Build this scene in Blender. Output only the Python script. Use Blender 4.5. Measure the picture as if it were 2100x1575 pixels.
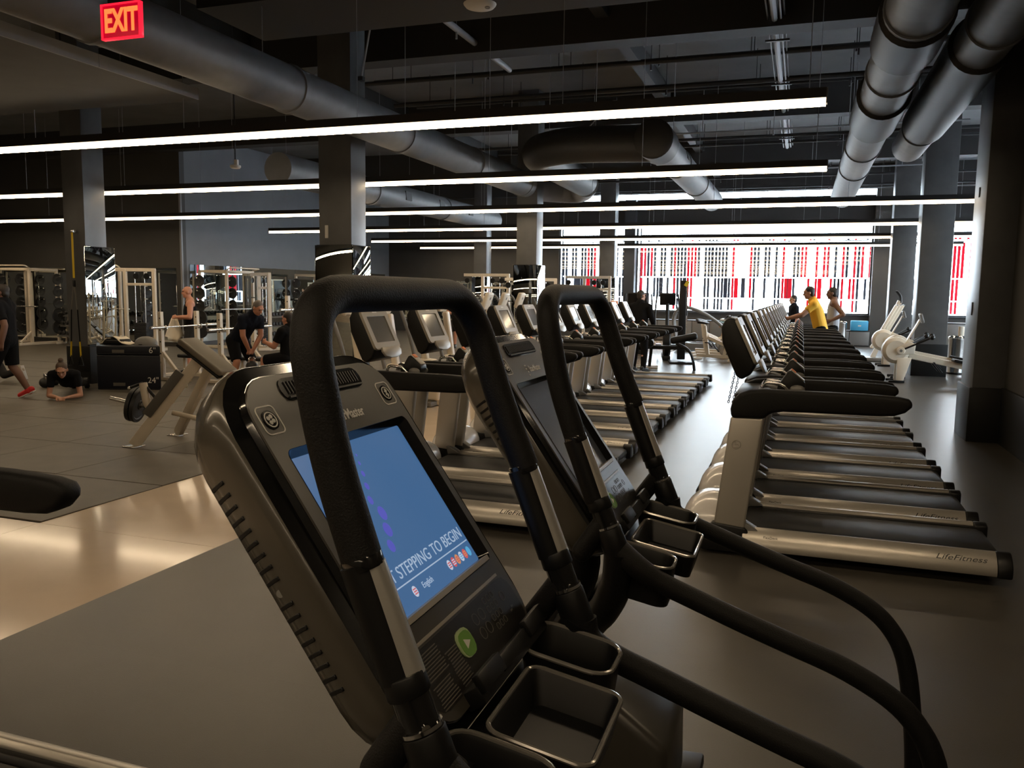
import bpy, bmesh, math, random
from mathutils import Vector as V, Matrix, Euler
random.seed(7)
SC = bpy.context.scene
COL = SC.collection
for o in list(bpy.data.objects): bpy.data.objects.remove(o)

# ---------------------------------------------------------------- camera, world, exposure
cam = bpy.data.cameras.new('camera'); cam.sensor_width = 36.0; cam.lens = 29.04
cam.clip_start = 0.05; cam.clip_end = 300
co = bpy.data.objects.new('camera', cam); COL.objects.link(co)
r_ = V((0.94398541, 0.32973016, 0.01302151)); d_ = V((0.04864774, -0.10002739, -0.99379471)); f_ = V((-0.32638158, 0.93876117, -0.11046502))
co.matrix_world = Matrix(((r_.x, -d_.x, -f_.x, 0), (r_.y, -d_.y, -f_.y, 0), (r_.z, -d_.z, -f_.z, 1.75), (0, 0, 0, 1)))
SC.camera = co
SC.view_settings.view_transform = 'Standard'; SC.view_settings.look = 'None'
SC.view_settings.gamma = 1.0; SC.view_settings.use_curve_mapping = False
SC.view_settings.exposure = 0.28
SKY_STRENGTH = 17.0
LAMP_STRENGTH = 29.0
w = bpy.data.worlds.new('overcast_sky'); SC.world = w; w.use_nodes = True
bg = w.node_tree.nodes['Background']; bg.inputs[0].default_value = (0.78, 0.89, 1.0, 1); bg.inputs[1].default_value = SKY_STRENGTH
SC.cycles.use_denoising = True
SC.cycles.max_bounces = 8; SC.cycles.diffuse_bounces = 5; SC.cycles.glossy_bounces = 4; SC.cycles.transmission_bounces = 6
SC.cycles.sample_clamp_indirect = 6.0; SC.cycles.caustics_reflective = False; SC.cycles.caustics_refractive = False

# ---------------------------------------------------------------- helpers
def mat(name, col, rough=.5, metal=0., noise=0., nscale=20., spec=.5, coat=0., emit=None, estr=0., trans=0., bump=0., bscale=80., nlow=None):
    m = bpy.data.materials.new(name); m.use_nodes = True
    nt = m.node_tree; p = nt.nodes['Principled BSDF']
    c = (col[0], col[1], col[2], 1)
    p.inputs['Base Color'].default_value = c; p.inputs['Roughness'].default_value = rough; p.inputs['Metallic'].default_value = metal
    p.inputs['Specular IOR Level'].default_value = spec
    p.inputs['Coat Weight'].default_value = coat; p.inputs['Coat Roughness'].default_value = .08
    if trans: p.inputs['Transmission Weight'].default_value = trans
    if emit: p.inputs['Emission Color'].default_value = (*emit, 1); p.inputs['Emission Strength'].default_value = estr
    if noise or bump:
        tc = nt.nodes.new('ShaderNodeTexCoord')
        n = nt.nodes.new('ShaderNodeTexNoise'); n.inputs['Scale'].default_value = nscale; n.inputs['Detail'].default_value = 4
        nt.links.new(tc.outputs['Object'], n.inputs['Vector'])
        if noise:
            rp = nt.nodes.new('ShaderNodeValToRGB'); e = rp.color_ramp.elements
            e[0].position = .3; e[1].position = .7
            lo = nlow or tuple(v*(1-noise) for v in col); e[0].color = (*lo, 1)
            e[1].color = (*[min(1, v*(1+noise)) for v in col], 1)
            nt.links.new(n.outputs['Fac'], rp.inputs['Fac']); nt.links.new(rp.outputs['Color'], p.inputs['Base Color'])
        if bump:
            n2 = nt.nodes.new('ShaderNodeTexNoise'); n2.inputs['Scale'].default_value = bscale
            nt.links.new(tc.outputs['Object'], n2.inputs['Vector'])
            b = nt.nodes.new('ShaderNodeBump'); b.inputs['Strength'].default_value = bump; b.inputs['Distance'].default_value = .004
            nt.links.new(n2.outputs['Fac'], b.inputs['Height']); nt.links.new(b.outputs['Normal'], p.inputs['Normal'])
    return m
M = {}
M['rubber'] = mat('rubber_floor', (.088, .074, .056), .5, noise=.18, nscale=3, bump=.25, bscale=160)
M['roll'] = mat('rolled_rubber_floor', (.050, .045, .038), .33, noise=.12, nscale=2.2, bump=.12, bscale=220)
M['concrete'] = mat('polished_concrete', (.66, .53, .41), .14, noise=.08, nscale=1.3, coat=.3)
M['ceil'] = mat('painted_deck', (.15, .155, .16), .8, noise=.15, nscale=1)
M['black_paint'] = mat('black_paint', (.022, .021, .020), .7)
M['beam'] = mat('dark_beam_paint', (.022, .020, .018), .75)
M['wall'] = mat('dark_grey_wall', (.052, .049, .044), .55, noise=.06, nscale=2)
M['wall_l'] = mat('slate_wall', (.15, .155, .165), .5, noise=.05, nscale=2)
M['column'] = mat('column_paint', (.085, .085, .086), .38, noise=.1, nscale=4)
M['base'] = mat('black_rubber_base', (.008, .008, .008), .5, spec=.3)
M['mirror'] = mat('mirror_glass', (.82, .87, .86), .01, metal=1)
M['soffit'] = mat('soffit_paint', (.07, .072, .074), .6, noise=.1, nscale=3)
M['fascia'] = mat('fascia_daylit', (.42, .44, .47), .5, noise=.1, nscale=2)  # paler than the soffit: daylight on this edge is put into the colour
M['duct'] = mat('spiral_duct', (.16, .165, .175), .5, metal=.1, noise=.08, nscale=6)
M['duct_dark'] = mat('dark_duct', (.016, .015, .014), .5)
M['pipe'] = mat('dark_pipe', (.018, .018, .02), .5)
M['pipe_l'] = mat('light_pipe', (.3, .31, .33), .45)
M['lamp'] = mat('lamp_diffuser', (1, 1, 1), .5, emit=(1.0, .77, .50), estr=LAMP_STRENGTH)
M['lamp_side'] = mat('lamp_diffuser_side', (1, 1, 1), .5, emit=(1.0, .78, .52), estr=2.4)
M['housing'] = mat('lamp_housing', (.014, .012, .010), .5)
M['silver'] = mat('silver_paint', (.50, .47, .42), .36, metal=.55)
M['silver_d'] = mat('grey_plastic', (.16, .155, .145), .42)
M['black'] = mat('black_plastic', (.005, .005, .005), .42, spec=.3)
M['gloss'] = mat('gloss_black', (.007, .007, .007), .10, coat=.5)
M['foam'] = mat('black_foam', (.0045, .0042, .004), .6, spec=.25, bump=.3, bscale=350)
M['belt'] = mat('running_belt', (.016, .016, .016), .5, spec=.25, noise=.25, nscale=9)
M['hood'] = mat('grey_white_hood', (.72, .70, .69), .22, coat=.5)
M['chrome'] = mat('chrome', (.80, .79, .77), .06, metal=1)
M['grip_metal'] = mat('brushed_grip_metal', (.85, .82, .76), .28, metal=.85)
M['rim'] = mat('gloss_rim', (.20, .19, .17), .18, metal=.5, coat=.6)  # lighter than the black cups: edge highlight put into the rim colour
M['screen_off'] = mat('dark_screen', (.16, .155, .145), .10, spec=.8)
M['bezel'] = mat('bezel_silver', (.30, .275, .235), .38, metal=.2)
M['white'] = mat('cream_steel', (.66, .58, .46), .38, noise=.03, nscale=5)
M['plate'] = mat('iron_plate', (.015, .015, .015), .5)
M['steel'] = mat('bar_steel', (.70, .68, .64), .25, metal=.9)
M['vinyl'] = mat('black_vinyl', (.006, .006, .006), .42, spec=.3)
M['vinyl_g'] = mat('grey_vinyl', (.15, .13, .10), .45)
M['yellow'] = mat('yellow_strap', (.75, .52, .02), .6)
M['grey_strap'] = mat('grey_strap', (.22, .21, .19), .6)
M['label'] = mat('white_print', (.62, .60, .56), .5)
M['label_d'] = mat('grey_print', (.085, .078, .066), .5)
M['ink'] = mat('black_print', (.012, .012, .012), .5)
M['shell'] = mat('graphite_shell', (.062, .055, .043), .24, coat=.3)
M['face'] = mat('graphite_face', (.042, .038, .031), .34)
M['face_d'] = mat('keypad_panel', (.010, .009, .008), .32)
M['blue_scr'] = mat('lit_blue_screen', (.02, .03, .06), .25, emit=(.06, .150, .32), estr=.66)
M['scr_txt'] = mat('lit_screen_text', (.1, .1, .1), .4, emit=(.42, .55, .74), estr=.62)
M['scr_dot'] = mat('lit_screen_dots', (.03, .03, .1), .4, emit=(.075, .085, .46), estr=.75)
M['scr_red'] = mat('lit_red', (.1, .02, .02), .4, emit=(.6, .10, .12), estr=.7)
M['scr_wht'] = mat('lit_white', (.1, .1, .1), .4, emit=(.55, .6, .75), estr=.7)
M['scr_bl'] = mat('lit_cyan', (.02, .1, .1), .4, emit=(.1, .40, .70), estr=.7)
M['scr_or'] = mat('lit_orange', (.1, .05, .02), .4, emit=(.65, .28, .12), estr=.7)
M['green'] = mat('green_button', (.13, .28, .05), .3, coat=.3)
M['green_l'] = mat('green_button_rim', (.33, .42, .22), .3)
M['exit_red'] = mat('exit_red', (.25, .0, .01), .3, emit=(.32, .0, .012), estr=1.0)
M['exit_edge'] = mat('exit_edge', (.6, .02, .03), .3, emit=(.9, .012, .035), estr=1.2)
M['exit_txt'] = mat('exit_letters', (1, .2, .1), .3, emit=(1.0, .15, .035), estr=1.5)
M['fin_red'] = mat('red_fin', (.62, .03, .09), .5)
M['fin_navy'] = mat('navy_fin', (.022, .028, .055), .5)
M['fin_grey'] = mat('blue_grey_fin', (.05, .06, .10), .5)
M['frame'] = mat('window_frame', (.03, .034, .04), .5)
M['blue'] = mat('blue_foam', (.06, .36, .60), .6)
M['wood'] = mat('tan_wood', (.48, .27, .13), .5, noise=.2, nscale=8)
M['orange'] = mat('orange_panel', (.75, .20, .05), .5)
M['towel'] = mat('white_towel', (.80, .72, .58), .9)
M['navy_vinyl'] = mat('navy_black_vinyl', (.007, .008, .013), .42, spec=.3)
M['ground'] = mat('paving_outside', (.75, .76, .78), .8)
M['acryl'] = mat('smoky_acrylic', (.75, .78, .82), .1, trans=.6)
g = bpy.data.materials.new('window_glass'); g.use_nodes = True; nt = g.node_tree; nt.nodes.clear()
_o = nt.nodes.new('ShaderNodeOutputMaterial'); _m = nt.nodes.new('ShaderNodeMixShader'); _t = nt.nodes.new('ShaderNodeBsdfTransparent'); _g = nt.nodes.new('ShaderNodeBsdfGlossy')
_g.inputs['Roughness'].default_value = .02; _m.inputs[0].default_value = .07; _t.inputs[0].default_value = (.96, .98, .98, 1)
nt.links.new(_t.outputs[0], _m.inputs[1]); nt.links.new(_g.outputs[0], _m.inputs[2]); nt.links.new(_m.outputs[0], _o.inputs[0]); M['glass'] = g

def fin_mat(name, col):
    m = bpy.data.materials.new(name); m.use_nodes = True; nt = m.node_tree; p = nt.nodes['Principled BSDF']
    p.inputs['Base Color'].default_value = (*col, 1); p.inputs['Roughness'].default_value = .5
    t = nt.nodes.new('ShaderNodeBsdfTranslucent'); t.inputs[0].default_value = (*col, 1)
    mx = nt.nodes.new('ShaderNodeMixShader'); mx.inputs[0].default_value = .45
    o = nt.nodes['Material Output']
    nt.links.new(p.outputs[0], mx.inputs[1]); nt.links.new(t.outputs[0], mx.inputs[2]); nt.links.new(mx.outputs[0], o.inputs[0])
    return m
M['fin_red'] = fin_mat('red_translucent_fin', (.62, .010, .055))

def spl(pts, k=6):
    pts = [V(p) for p in pts]; out = []; n = len(pts)
    for i in range(n-1):
        p0 = pts[max(i-1, 0)]; p1 = pts[i]; p2 = pts[i+1]; p3 = pts[min(i+2, n-1)]
        for j in range(k):
            t = j/k
            out.append(.5*((2*p1)+(p2-p0)*t+(2*p0-5*p1+4*p2-p3)*t*t+(3*p1-p0-3*p2+p3)*t**3))
    out.append(pts[-1]); return out
def fil(pts, r, k=5):
    pts = [V(p) for p in pts]; out = [pts[0]]
    for i in range(1, len(pts)-1):
        a = pts[i-1]-pts[i]; b = pts[i+1]-pts[i]
        q = min(r, a.length*.49, b.length*.49); s = pts[i]+a.normalized()*q; e = pts[i]+b.normalized()*q
        for j in range(k+1):
            t = j/k; out.append(s*(1-t)**2+pts[i]*2*t*(1-t)+e*t*t)
    out.append(pts[-1]); return out
def rrect(w, h, r, k=4):
    out = []
    for cx, cy, a0 in ((w/2-r, h/2-r, 0), (-w/2+r, h/2-r, 90), (-w/2+r, -h/2+r, 180), (w/2-r, -h/2+r, 270)):
        for j in range(k+1):
            a = math.radians(a0+90*j/k); out.append((cx+r*math.cos(a), cy+r*math.sin(a)))
    return out

class MB:
    def __init__(s): s.v = []; s.f = []
    def add(s, vs, fs):
        b = len(s.v); s.v += [tuple(v) for v in vs]; s.f += [tuple(i+b for i in f) for f in fs]; return s
    def box(s, c, d, rot=None, taper=1.0):
        c = V(c); R = Euler(rot).to_matrix() if rot else Matrix.Identity(3)
        vs = []
        for z in (-1, 1):
            q = taper if z > 0 else 1
            for x, y in ((-1, -1), (1, -1), (1, 1), (-1, 1)): vs.append(c+R@V((x*d[0]/2*q, y*d[1]/2*q, z*d[2]/2)))
        return s.add(vs, [(0, 3, 2, 1), (4, 5, 6, 7), (0, 1, 5, 4), (1, 2, 6, 5), (2, 3, 7, 6), (3, 0, 4, 7)])
    def bar(s, p, q, w, h, up=(0, 0, 1)):
        p = V(p); q = V(q); t = (q-p).normalized(); u = V(up)
        if abs(t.dot(u)) > .98: u = V((1, 0, 0))
        a = t.cross(u).normalized(); b = a.cross(t)
        vs = []
        for c in (p, q):
            for x, y in ((-1, -1), (1, -1), (1, 1), (-1, 1)): vs.append(c+a*x*w/2+b*y*h/2)
        return s.add(vs, [(0, 1, 2, 3), (7, 6, 5, 4), (0, 4, 5, 1), (1, 5, 6, 2), (2, 6, 7, 3), (3, 7, 4, 0)])
    def tube(s, pts, r, n=10, rb=None, ref=(0, 0, 1), closed=False, caps=True):
        pts = [V(p) for p in pts]; m = len(pts); rr = r if hasattr(r, '__len__') else [r]*m
        base = len(s.v); prev = None; rings = []
        for i, p in enumerate(pts):
            t = (pts[(i+1) % m]-pts[i-1]) if closed else (pts[min(i+1, m-1)]-pts[max(i-1, 0)])
            t.normalize()
            if prev is None:
                u = V(ref)
                if abs(t.dot(u)) > .95: u = V((1, 0, 0)) if abs(t.x) < .9 else V((0, 1, 0))
            else: u = prev
            a = (u-t*u.dot(t)).normalized(); b = t.cross(a); prev = a
            k = (rb/r) if rb and not hasattr(r, '__len__') else 1
            rings.append([p+(a*math.cos(2*math.pi*j/n)*rr[i]+b*math.sin(2*math.pi*j/n)*rr[i]*k) for j in range(n)])
        vs = [v for ring in rings for v in ring]; fs = []
        for i in range(m if closed else m-1):
            for j in range(n):
                A = i*n+j; B = i*n+(j+1) % n; C_ = ((i+1) % m)*n+(j+1) % n; D = ((i+1) % m)*n+j
                fs.append((A, B, C_, D))
        if caps and not closed:
            fs.append(tuple(range(n-1, -1, -1))); fs.append(tuple((m-1)*n+j for j in range(n)))
        return s.add(vs, fs)
    def cyl(s, p, q, r, r2=None, n=16):
        return s.tube([p, q], [r, r if r2 is None else r2], n)
    def ball(s, c, r, n=12, m=8, rot=None):
        r = r if hasattr(r, '__len__') else (r, r, r); c = V(c); R = Euler(rot).to_matrix() if rot else Matrix.Identity(3)
        vs = []; fs = []
        for i in range(m+1):
            th = math.pi*i/m
            for j in range(n):
                ph = 2*math.pi*j/n; vs.append(c+R@V((r[0]*math.sin(th)*math.cos(ph), r[1]*math.sin(th)*math.sin(ph), r[2]*math.cos(th))))
        for i in range(m):
            for j in range(n): fs.append((i*n+j, (i+1)*n+j, (i+1)*n+(j+1) % n, i*n+(j+1) % n))
        return s.add(vs, fs)
    def prism(s, poly, fn, a, b):
        """poly: 2-D outline; fn(u,v,w) -> point; extruded from w=a to w=b"""
        n = len(poly); vs = [fn(u, v, a) for u, v in poly]+[fn(u, v, b) for u, v in poly]
        fs = [tuple(range(n-1, -1, -1)), tuple(range(n, 2*n))]+[(i, (i+1) % n, n+(i+1) % n, n+i) for i in range(n)]
        return s.add(vs, fs)
    def xz(s, poly, y0, y1): return s.prism(poly, lambda u, v, w: V((u, w, v)), y0, y1)
    def yz(s, poly, x0, x1): return s.prism(poly, lambda u, v, w: V((w, u, v)), x0, x1)
    def xy(s, poly, z0, z1): return s.prism(poly, lambda u, v, w: V((u, v, w)), z0, z1)
    def lathe(s, prof, o=(0, 0, 0), n=20, axis='z'):
        o = V(o); vs = []; fs = []; m = len(prof)
        for (r, z) in prof:
            for j in range(n):
                a = 2*math.pi*j/n; x, y = r*math.cos(a), r*math.sin(a)
                vs.append(o+(V((x, y, z)) if axis == 'z' else V((z, x, y)) if axis == 'x' else V((x, z, y))))
        for i in range(m-1):
            for j in range(n): fs.append((i*n+j, i*n+(j+1) % n, (i+1)*n+(j+1) % n, (i+1)*n+j))
        return s.add(vs, fs)
    def mesh(s, name, m, bev=0., seg=2, ang=40):
        me = bpy.data.meshes.new(name); me.from_pydata(s.v, [], s.f)
        bm = bmesh.new(); bm.from_mesh(me)
        bmesh.ops.recalc_face_normals(bm, faces=bm.faces)
        if bev:
            es = [e for e in bm.edges if len(e.link_faces) == 2 and e.calc_face_angle(0) > math.radians(35)]
            bmesh.ops.bevel(bm, geom=es, offset=bev, offset_type='OFFSET', segments=seg, profile=.5, affect='EDGES', clamp_overlap=True)
        bm.to_mesh(me); bm.free()
        if m: me.materials.append(M[m] if isinstance(m, str) else m)
        me.shade_smooth(); me.set_sharp_from_angle(angle=math.radians(ang))
        return me
    def build(s, name, m, parent=None, bev=0., seg=2, loc=None, rot=None, ang=40):
        o = bpy.data.objects.new(name, s.mesh(name, m, bev, seg, ang)); COL.objects.link(o)
        if parent: o.parent = parent
        if loc: o.location = loc
        if rot: o.rotation_euler = rot
        return o
def tag(o, label=None, cat=None, group=None, kind=None):
    if label: o['label'] = label
    if cat: o['category'] = cat
    if group: o['group'] = group
    if kind: o['kind'] = kind
    return o
def thing(name, label, cat, loc=(0, 0, 0), rz=0, group=None):
    o = bpy.data.objects.new(name, None); COL.objects.link(o); o.location = loc; o.rotation_euler = (0, 0, rz)
    o.empty_display_size = .1
    return tag(o, label, cat, group)
def struct(o): o['kind'] = 'structure'; return o
def copy_tree(o, loc=None, rz=None, label=None, parent=None):
    c = o.copy(); COL.objects.link(c)
    if parent: c.parent = parent
    if loc is not None: c.location = loc
    if rz is not None: c.rotation_euler = (0, 0, rz)
    if label: c['label'] = label
    for ch in list(o.children): copy_tree(ch, parent=c)
    return c
def inst(name, me, parent, loc=(0, 0, 0), rot=(0, 0, 0), sc=None):
    o = bpy.data.objects.new(name, me); COL.objects.link(o); o.parent = parent; o.location = loc; o.rotation_euler = rot
    if sc: o.scale = sc
    return o
def text(name, s, m, size, parent, loc, mtx=None, rot=None, ext=.0008, ax='CENTER', shear=0., sx=1., off=0.):
    cu = bpy.data.curves.new(name, 'FONT'); cu.body = s; cu.size = size; cu.extrude = ext; cu.align_x = ax; cu.align_y = 'CENTER'; cu.shear = shear; cu.offset = off
    cu.materials.append(M[m]); o = bpy.data.objects.new(name, cu); COL.objects.link(o)
    bpy.context.view_layer.update()
    me = bpy.data.meshes.new_from_object(o.evaluated_get(bpy.context.evaluated_depsgraph_get())); bpy.data.objects.remove(o); me.name = name
    o = bpy.data.objects.new(name, me); COL.objects.link(o)
    if parent: o.parent = parent
    if mtx is not None: o.matrix_local = Matrix.Translation(V(loc)) @ mtx.to_4x4() @ Matrix.Diagonal((sx, 1, 1, 1))
    else:
        o.location = loc; o.rotation_euler = rot or (0, 0, 0); o.scale = (sx, 1, 1)
    return o
ORD = ['first', 'second', 'third', 'fourth', 'fifth', 'sixth', 'seventh', 'eighth', 'ninth', 'tenth', 'eleventh', 'twelfth', 'thirteenth', 'fourteenth', 'fifteenth', 'sixteenth', 'seventeenth', 'eighteenth', 'nineteenth', 'twentieth']
# ---------------------------------------------------------------- room shell
def sbox(name, m, x0, x1, y0, y1, z0, z1, parent=None, bev=0.):
    o = MB().box(((x0+x1)/2, (y0+y1)/2, (z0+z1)/2), (x1-x0, y1-y0, z1-z0)).build(name, m, parent, bev)
    if not parent: struct(o)
    return o
fl = sbox('floor', 'base', -26.2, 9.7, -6.2, 33.4, -.2, -.02)
for a in ((-5.268, -3.672, -6, -1.5), (-5.268, -3.672, -1.496, 1.5), (-5.268, -3.672, 1.504, 4.498), (-5.268, -3.672, 4.502, 7.5), (-5.268, -3.672, 7.504, 10.5),
          (-5.268, -3.672, 10.504, 13.5), (-5.268, -3.672, 13.504, 16.5), (-5.268, -3.672, 16.504, 19.5), (-5.268, -3.672, 19.504, 33.2),
          (-8.5, -5.272, 1.5, 4.5), (-8.5, -5.272, -1.5, 1.496), (-8.5, -5.272, -6, -1.504), (-26, -8.504, -6, 4.5)):
    sbox('slab', 'concrete', a[0], a[1], a[2], a[3], -.02, 0, fl)
rf = sbox('floor_rubber', 'rubber', -26, -5.268, 14.51, 33.2, -.015, .006)
TL = MB().box((0, 0, -.0), (1.234, 1.234, .012)).mesh('tile', 'rubber', .003, 1)
for i in range(16):
    for j in range(8): inst('tile', TL, rf, (-5.268-.62-1.24*i, 4.515+.62+1.245*j, .002), (0, 0, random.choice((0, math.pi/2, math.pi))), (1, 1, 1))
rr_ = sbox('floor_rolled_rubber', 'base', -3.67, 9.5, -6, 33.2, -.02, -.004)
RL = MB().box((2.87, 0, 0), (13.07, 1.4996, .010)).mesh('rubber_strip', 'roll')
for j in range(26): inst('rubber_strip', RL, rr_, (0, -6+.75+1.5*j, .001))
sbox('ceiling', 'ceil', -26.2, 9.7, -6.2, 33.4, 6.3, 6.5)
wl = sbox('wall_left', 'wall', -26.2, -26, -6.2, 20.2, 0, 6.3)
wfl = sbox('wall_far_left', 'wall', -26, -17.3, 20.0, 20.2, 0, 6.3)
wi = sbox('wall_slate', 'wall_l', -17.5, -17.3, 20.2, 33.2, 0, 6.3)
wb = sbox('wall_window_left', 'wall', -17.3, -9.5, 33.0, 33.2, 0, 6.3)
sbox('trim_1', 'pipe_l', -17.33, -17.27, 19.97, 20.03, 0, 4.6)
sbox('wall_back', 'wall', -26.2, 9.7, -6.2, -6, 0, 6.3)
wr = sbox('wall_right', 'wall', 2.36, 2.6, -6, 11.95, 0, 6.3)
sbox('wall_return', 'wall', 2.6, 9.7, 11.75, 11.95, 0, 6.3)
sbox('wall_far_right', 'wall', 9.5, 9.7, 11.95, 33.2, 0, 1.04)
sbox('wall_far_right_top', 'black_paint', 9.5, 9.7, 11.95, 33.2, 4.45, 6.3)
for i, (a, b) in enumerate(((11.95, 13.0), (19.3, 20.0), (26.3, 27.0), (32.7, 33.2))): sbox('wall_far_right_pier.%03d' % i if i else 'wall_far_right_pier', 'wall', 9.5, 9.7, a, b, 1.04, 4.45)
sbox('baseboard_right', 'base', 2.32, 2.36, -6, 11.3, 0, .68, bev=.008)
sbox('wall_sill', 'wall', -9.5, 9.5, 33.0, 33.2, 0, 1.04)
sbox('trim_sill', 'frame', -9.5, 9.5, 32.9, 33.22, 1.04, 1.08)
sbox('wall_header', 'black_paint', -9.5, 9.5, 32.95, 33.2, 4.45, 5.38)
sbox('wall_top', 'black_paint', -9.5, 9.5, 32.98, 33.2, 6.08, 6.3)
sbox('wall_clerestory', 'black_paint', 3.1, 9.5, 32.97, 33.2, 5.38, 6.08)
# mirrors fixed along the far-left walls, one pane after another
def mirrors(wall, along, a0, a1, n, fixed, z0, z1):
    L = (a1-a0)/n
    for i in range(n):
        c = a0+L*(i+.5)
        mb = MB()
        if along == 'x': mb.box((c, fixed, (z0+z1)/2), (L-.012, .012, z1-z0))
        else: mb.box((fixed, c, (z0+z1)/2), (.012, L-.012, z1-z0))
        mb.build('mirror_pane', 'mirror', wall, .004, 1)
mirrors(wfl, 'x', -25.6, -17.5, 6, 19.99, .12, 2.33)
mirrors(wi, 'y', 20.3, 32.6, 9, -17.29, .12, 2.45)
mirrors(wb, 'x', -16.6, -10.3, 4, 32.99, .5, 2.2)
# columns
def column(name, x0, x1, y0, y1, base=True, mir=None, bz=.68):
    c = sbox(name, 'column', x0, x1, y0, y1, 0, 6.3, bev=.012)
    if base: sbox('base_band', 'base', x0-.035, x1+.035, y0-.035, y1+.035, 0, bz, c, .01)
    if mir:
        z0, z1 = mir; e = .05
        sbox('mirror_pane', 'mirror', x0-e, x1+e, y0-.05, y0-.03, z0, z1, c, .004)
        sbox('mirror_pane', 'mirror', x1+.03, x1+.05, y0-e, y1+e, z0, z1, c, .004)
        sbox('mirror_pane', 'mirror', x0-.05, x0-.03, y0-e, y1+e, z0, z1, c, .004)
        sbox('mirror_edge', 'black', x0-.03, x1+.03, y0-.03, y1+.03, z0-.01, z1+.006, c)
    return c
cL = column('column_straps', -12.52, -12.04, 11.5, 11.98, True, None)
sbox('mirror_pane', 'mirror', -12.0, -11.985, 11.42, 12.1, .72, 2.46, cL, .004)
sbox('mirror_edge', 'black', -12.04, -12.0, 11.46, 12.06, .7, 2.465, cL)
cM = column('column_mirrored', -7.26, -6.68, 11.5, 11.96, True, (.7, 2.45), .66)
c3 = column('column_mirrored_far', -6.3, -5.81, 18.3, 18.78, True, (.5, 2.38), .5)
cD = column('column_right', 2.01, 2.5, 11.3, 12.05, True, None, .67)
cC = column('column_rower', 2.41, 3.06, 20.4, 21.0, True, None, .72)
column('column_window_right', 2.38, 3.02, 26.4, 27.0, True, None, .7)
column('column_far_left', -11.5, -11.0, 28.6, 29.1, True, (.3, 2.3))
column('column_far_centre', -6.85, -6.3, 28.9, 29.4, True, (.3, 2.3))
sbox('column_window_post_left', 'frame', -6.72, -6.3, 32.6, 33.2, 0, 5.4)
sbox('column_window_post_right', 'wall', 2.35, 3.05, 32.6, 33.2, 0, 6.3)
MB().box((0, 0, 0), (.06, .012, .2)).build('call_plate', 'label', cM, .004, loc=(-7.12, 11.494, 2.66))
MB().box((0, 0, 0), (.012, .05, .16)).build('switch_plate', 'pipe', cD, .003, loc=(2.004, 11.65, 1.62))
MB().box((0, 0, 0), (.012, .05, .12)).build('switch_plate', 'black', cD, .003, loc=(2.004, 11.72, 3.05))

# ---------------------------------------------------------------- windows and what stands outside
def window(n, x0, x1, z0, z1, panes):
    t = bpy.data.objects.new('window_%d' % n, None); COL.objects.link(t); t.location = ((x0+x1)/2, 33.1, z0); struct(t)
    W = x1-x0; Hh = z1-z0; mb = MB()
    for s in (-1, 1): mb.box((s*(W/2-.025), 0, Hh/2), (.05, .09, Hh))
    mb.box((0, 0, .025), (W, .09, .05)); mb.box((0, 0, Hh-.025), (W, .09, .05)); mb.build('window_frame', 'frame', t)
    pw = (W-.1)/panes
    for i in range(panes):
        MB().box((-W/2+.05+pw*(i+.5), 0, Hh/2), (pw-.012, .012, Hh-.1)).build('pane', 'glass', t)
        if i: MB().box((-W/2+.05+pw*i, 0, Hh/2), (.018, .03, Hh-.1)).build('mullion', 'frame', t)
    return t
window(1, -9.5, -6.72, 1.08, 4.45, 2); window(2, -6.3, 2.35, 1.08, 4.45, 6); window(3, 3.05, 9.5, 1.08, 4.45, 4)
for i, (a, b) in enumerate(((13.0, 19.3), (20.0, 26.3), (27.0, 32.7))):
    q = window(5+i, a, b, 1.06, 4.45, 4); q.location = (9.6, (a+b)/2, 1.06); q.rotation_euler = (0, 0, math.pi/2)
window(4, -9.5, 3.1, 5.38, 6.08, 14)
struct(MB().box((-1, 60, -.06), (120, 53.0, .1)).build('ground_outside', 'ground', None)); struct(MB().box((42, 10, -.06), (64.4, 46.9, .1)).build('ground_outside', 'ground', None))
def fins(name, label, x0, x1, pal, seed, at=None, st=.134):
    rnd = random.Random(seed)
    t = thing(name, label, 'sunshade', at or ((x0+x1)/2, 33.85, 0), math.pi/2 if at else 0); hw = (x1-x0)/2
    for z in (1.62, 2.44, 3.84, 4.12): MB().box((0, .03, z), (2*hw, .018, .012 if z < 3 else .03)).build('rail', 'frame', t)
    for s in (-1, 1):
        MB().box((s*hw, .05, 2.25), (.05, .05, 4.5)).build('end_post', 'frame', t)
    n = int(2*hw/st); cache = {}
    def fin(x, za, zb, wd, m):
        k = (round(zb-za, 3), wd, m)
        if k not in cache: cache[k] = MB().box((0, 0, 0), (wd, .10, zb-za)).mesh('fin', m, .006, 1)
        inst('fin', cache[k], t, (x, 0, (za+zb)/2))
    for i in range(n):
        x = -hw+st*(i+.5)
        if abs(x) > hw-.06: continue
        p = pal(x/hw)
        c = 'fin_red' if rnd.random() < p else ('fin_navy' if rnd.random() < .6 else 'fin_grey')
        r = rnd.random()
        if r < .70: fin(x, 2.46, 3.74, .088, c)
        elif r < .80: fin(x, 2.46, 3.74, .018, 'fin_navy')
        if rnd.random() < .30: fin(x, 3.86, 4.11, .08, c)
        q = rnd.random()
        if q < .15 and abs(x) < hw-.15: fin(x, 1.64, 2.42, .15, c)
        elif q < .66:
            fin(x, 1.64, 2.42, .085, c)
            if q < .5: fin(x, 1.16, 1.60, .075, c)
        elif q < .72: fin(x, 1.16, 1.60, .018, 'fin_navy')
fins('fin_screen', 'wide outdoor screen of red and navy vertical fins beyond the main windows', -6.3, 2.45, lambda u: .28 if u < -.1 else .62, 4)
fins('fin_screen', 'narrow outdoor screen of mostly navy fins beyond the left-hand window', -9.6, -6.6, lambda u: .04, 9)
fins('fin_screen', 'outdoor screen of red fins partly hidden behind the rower column', 2.8, 9.6, lambda u: .75, 12)
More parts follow.
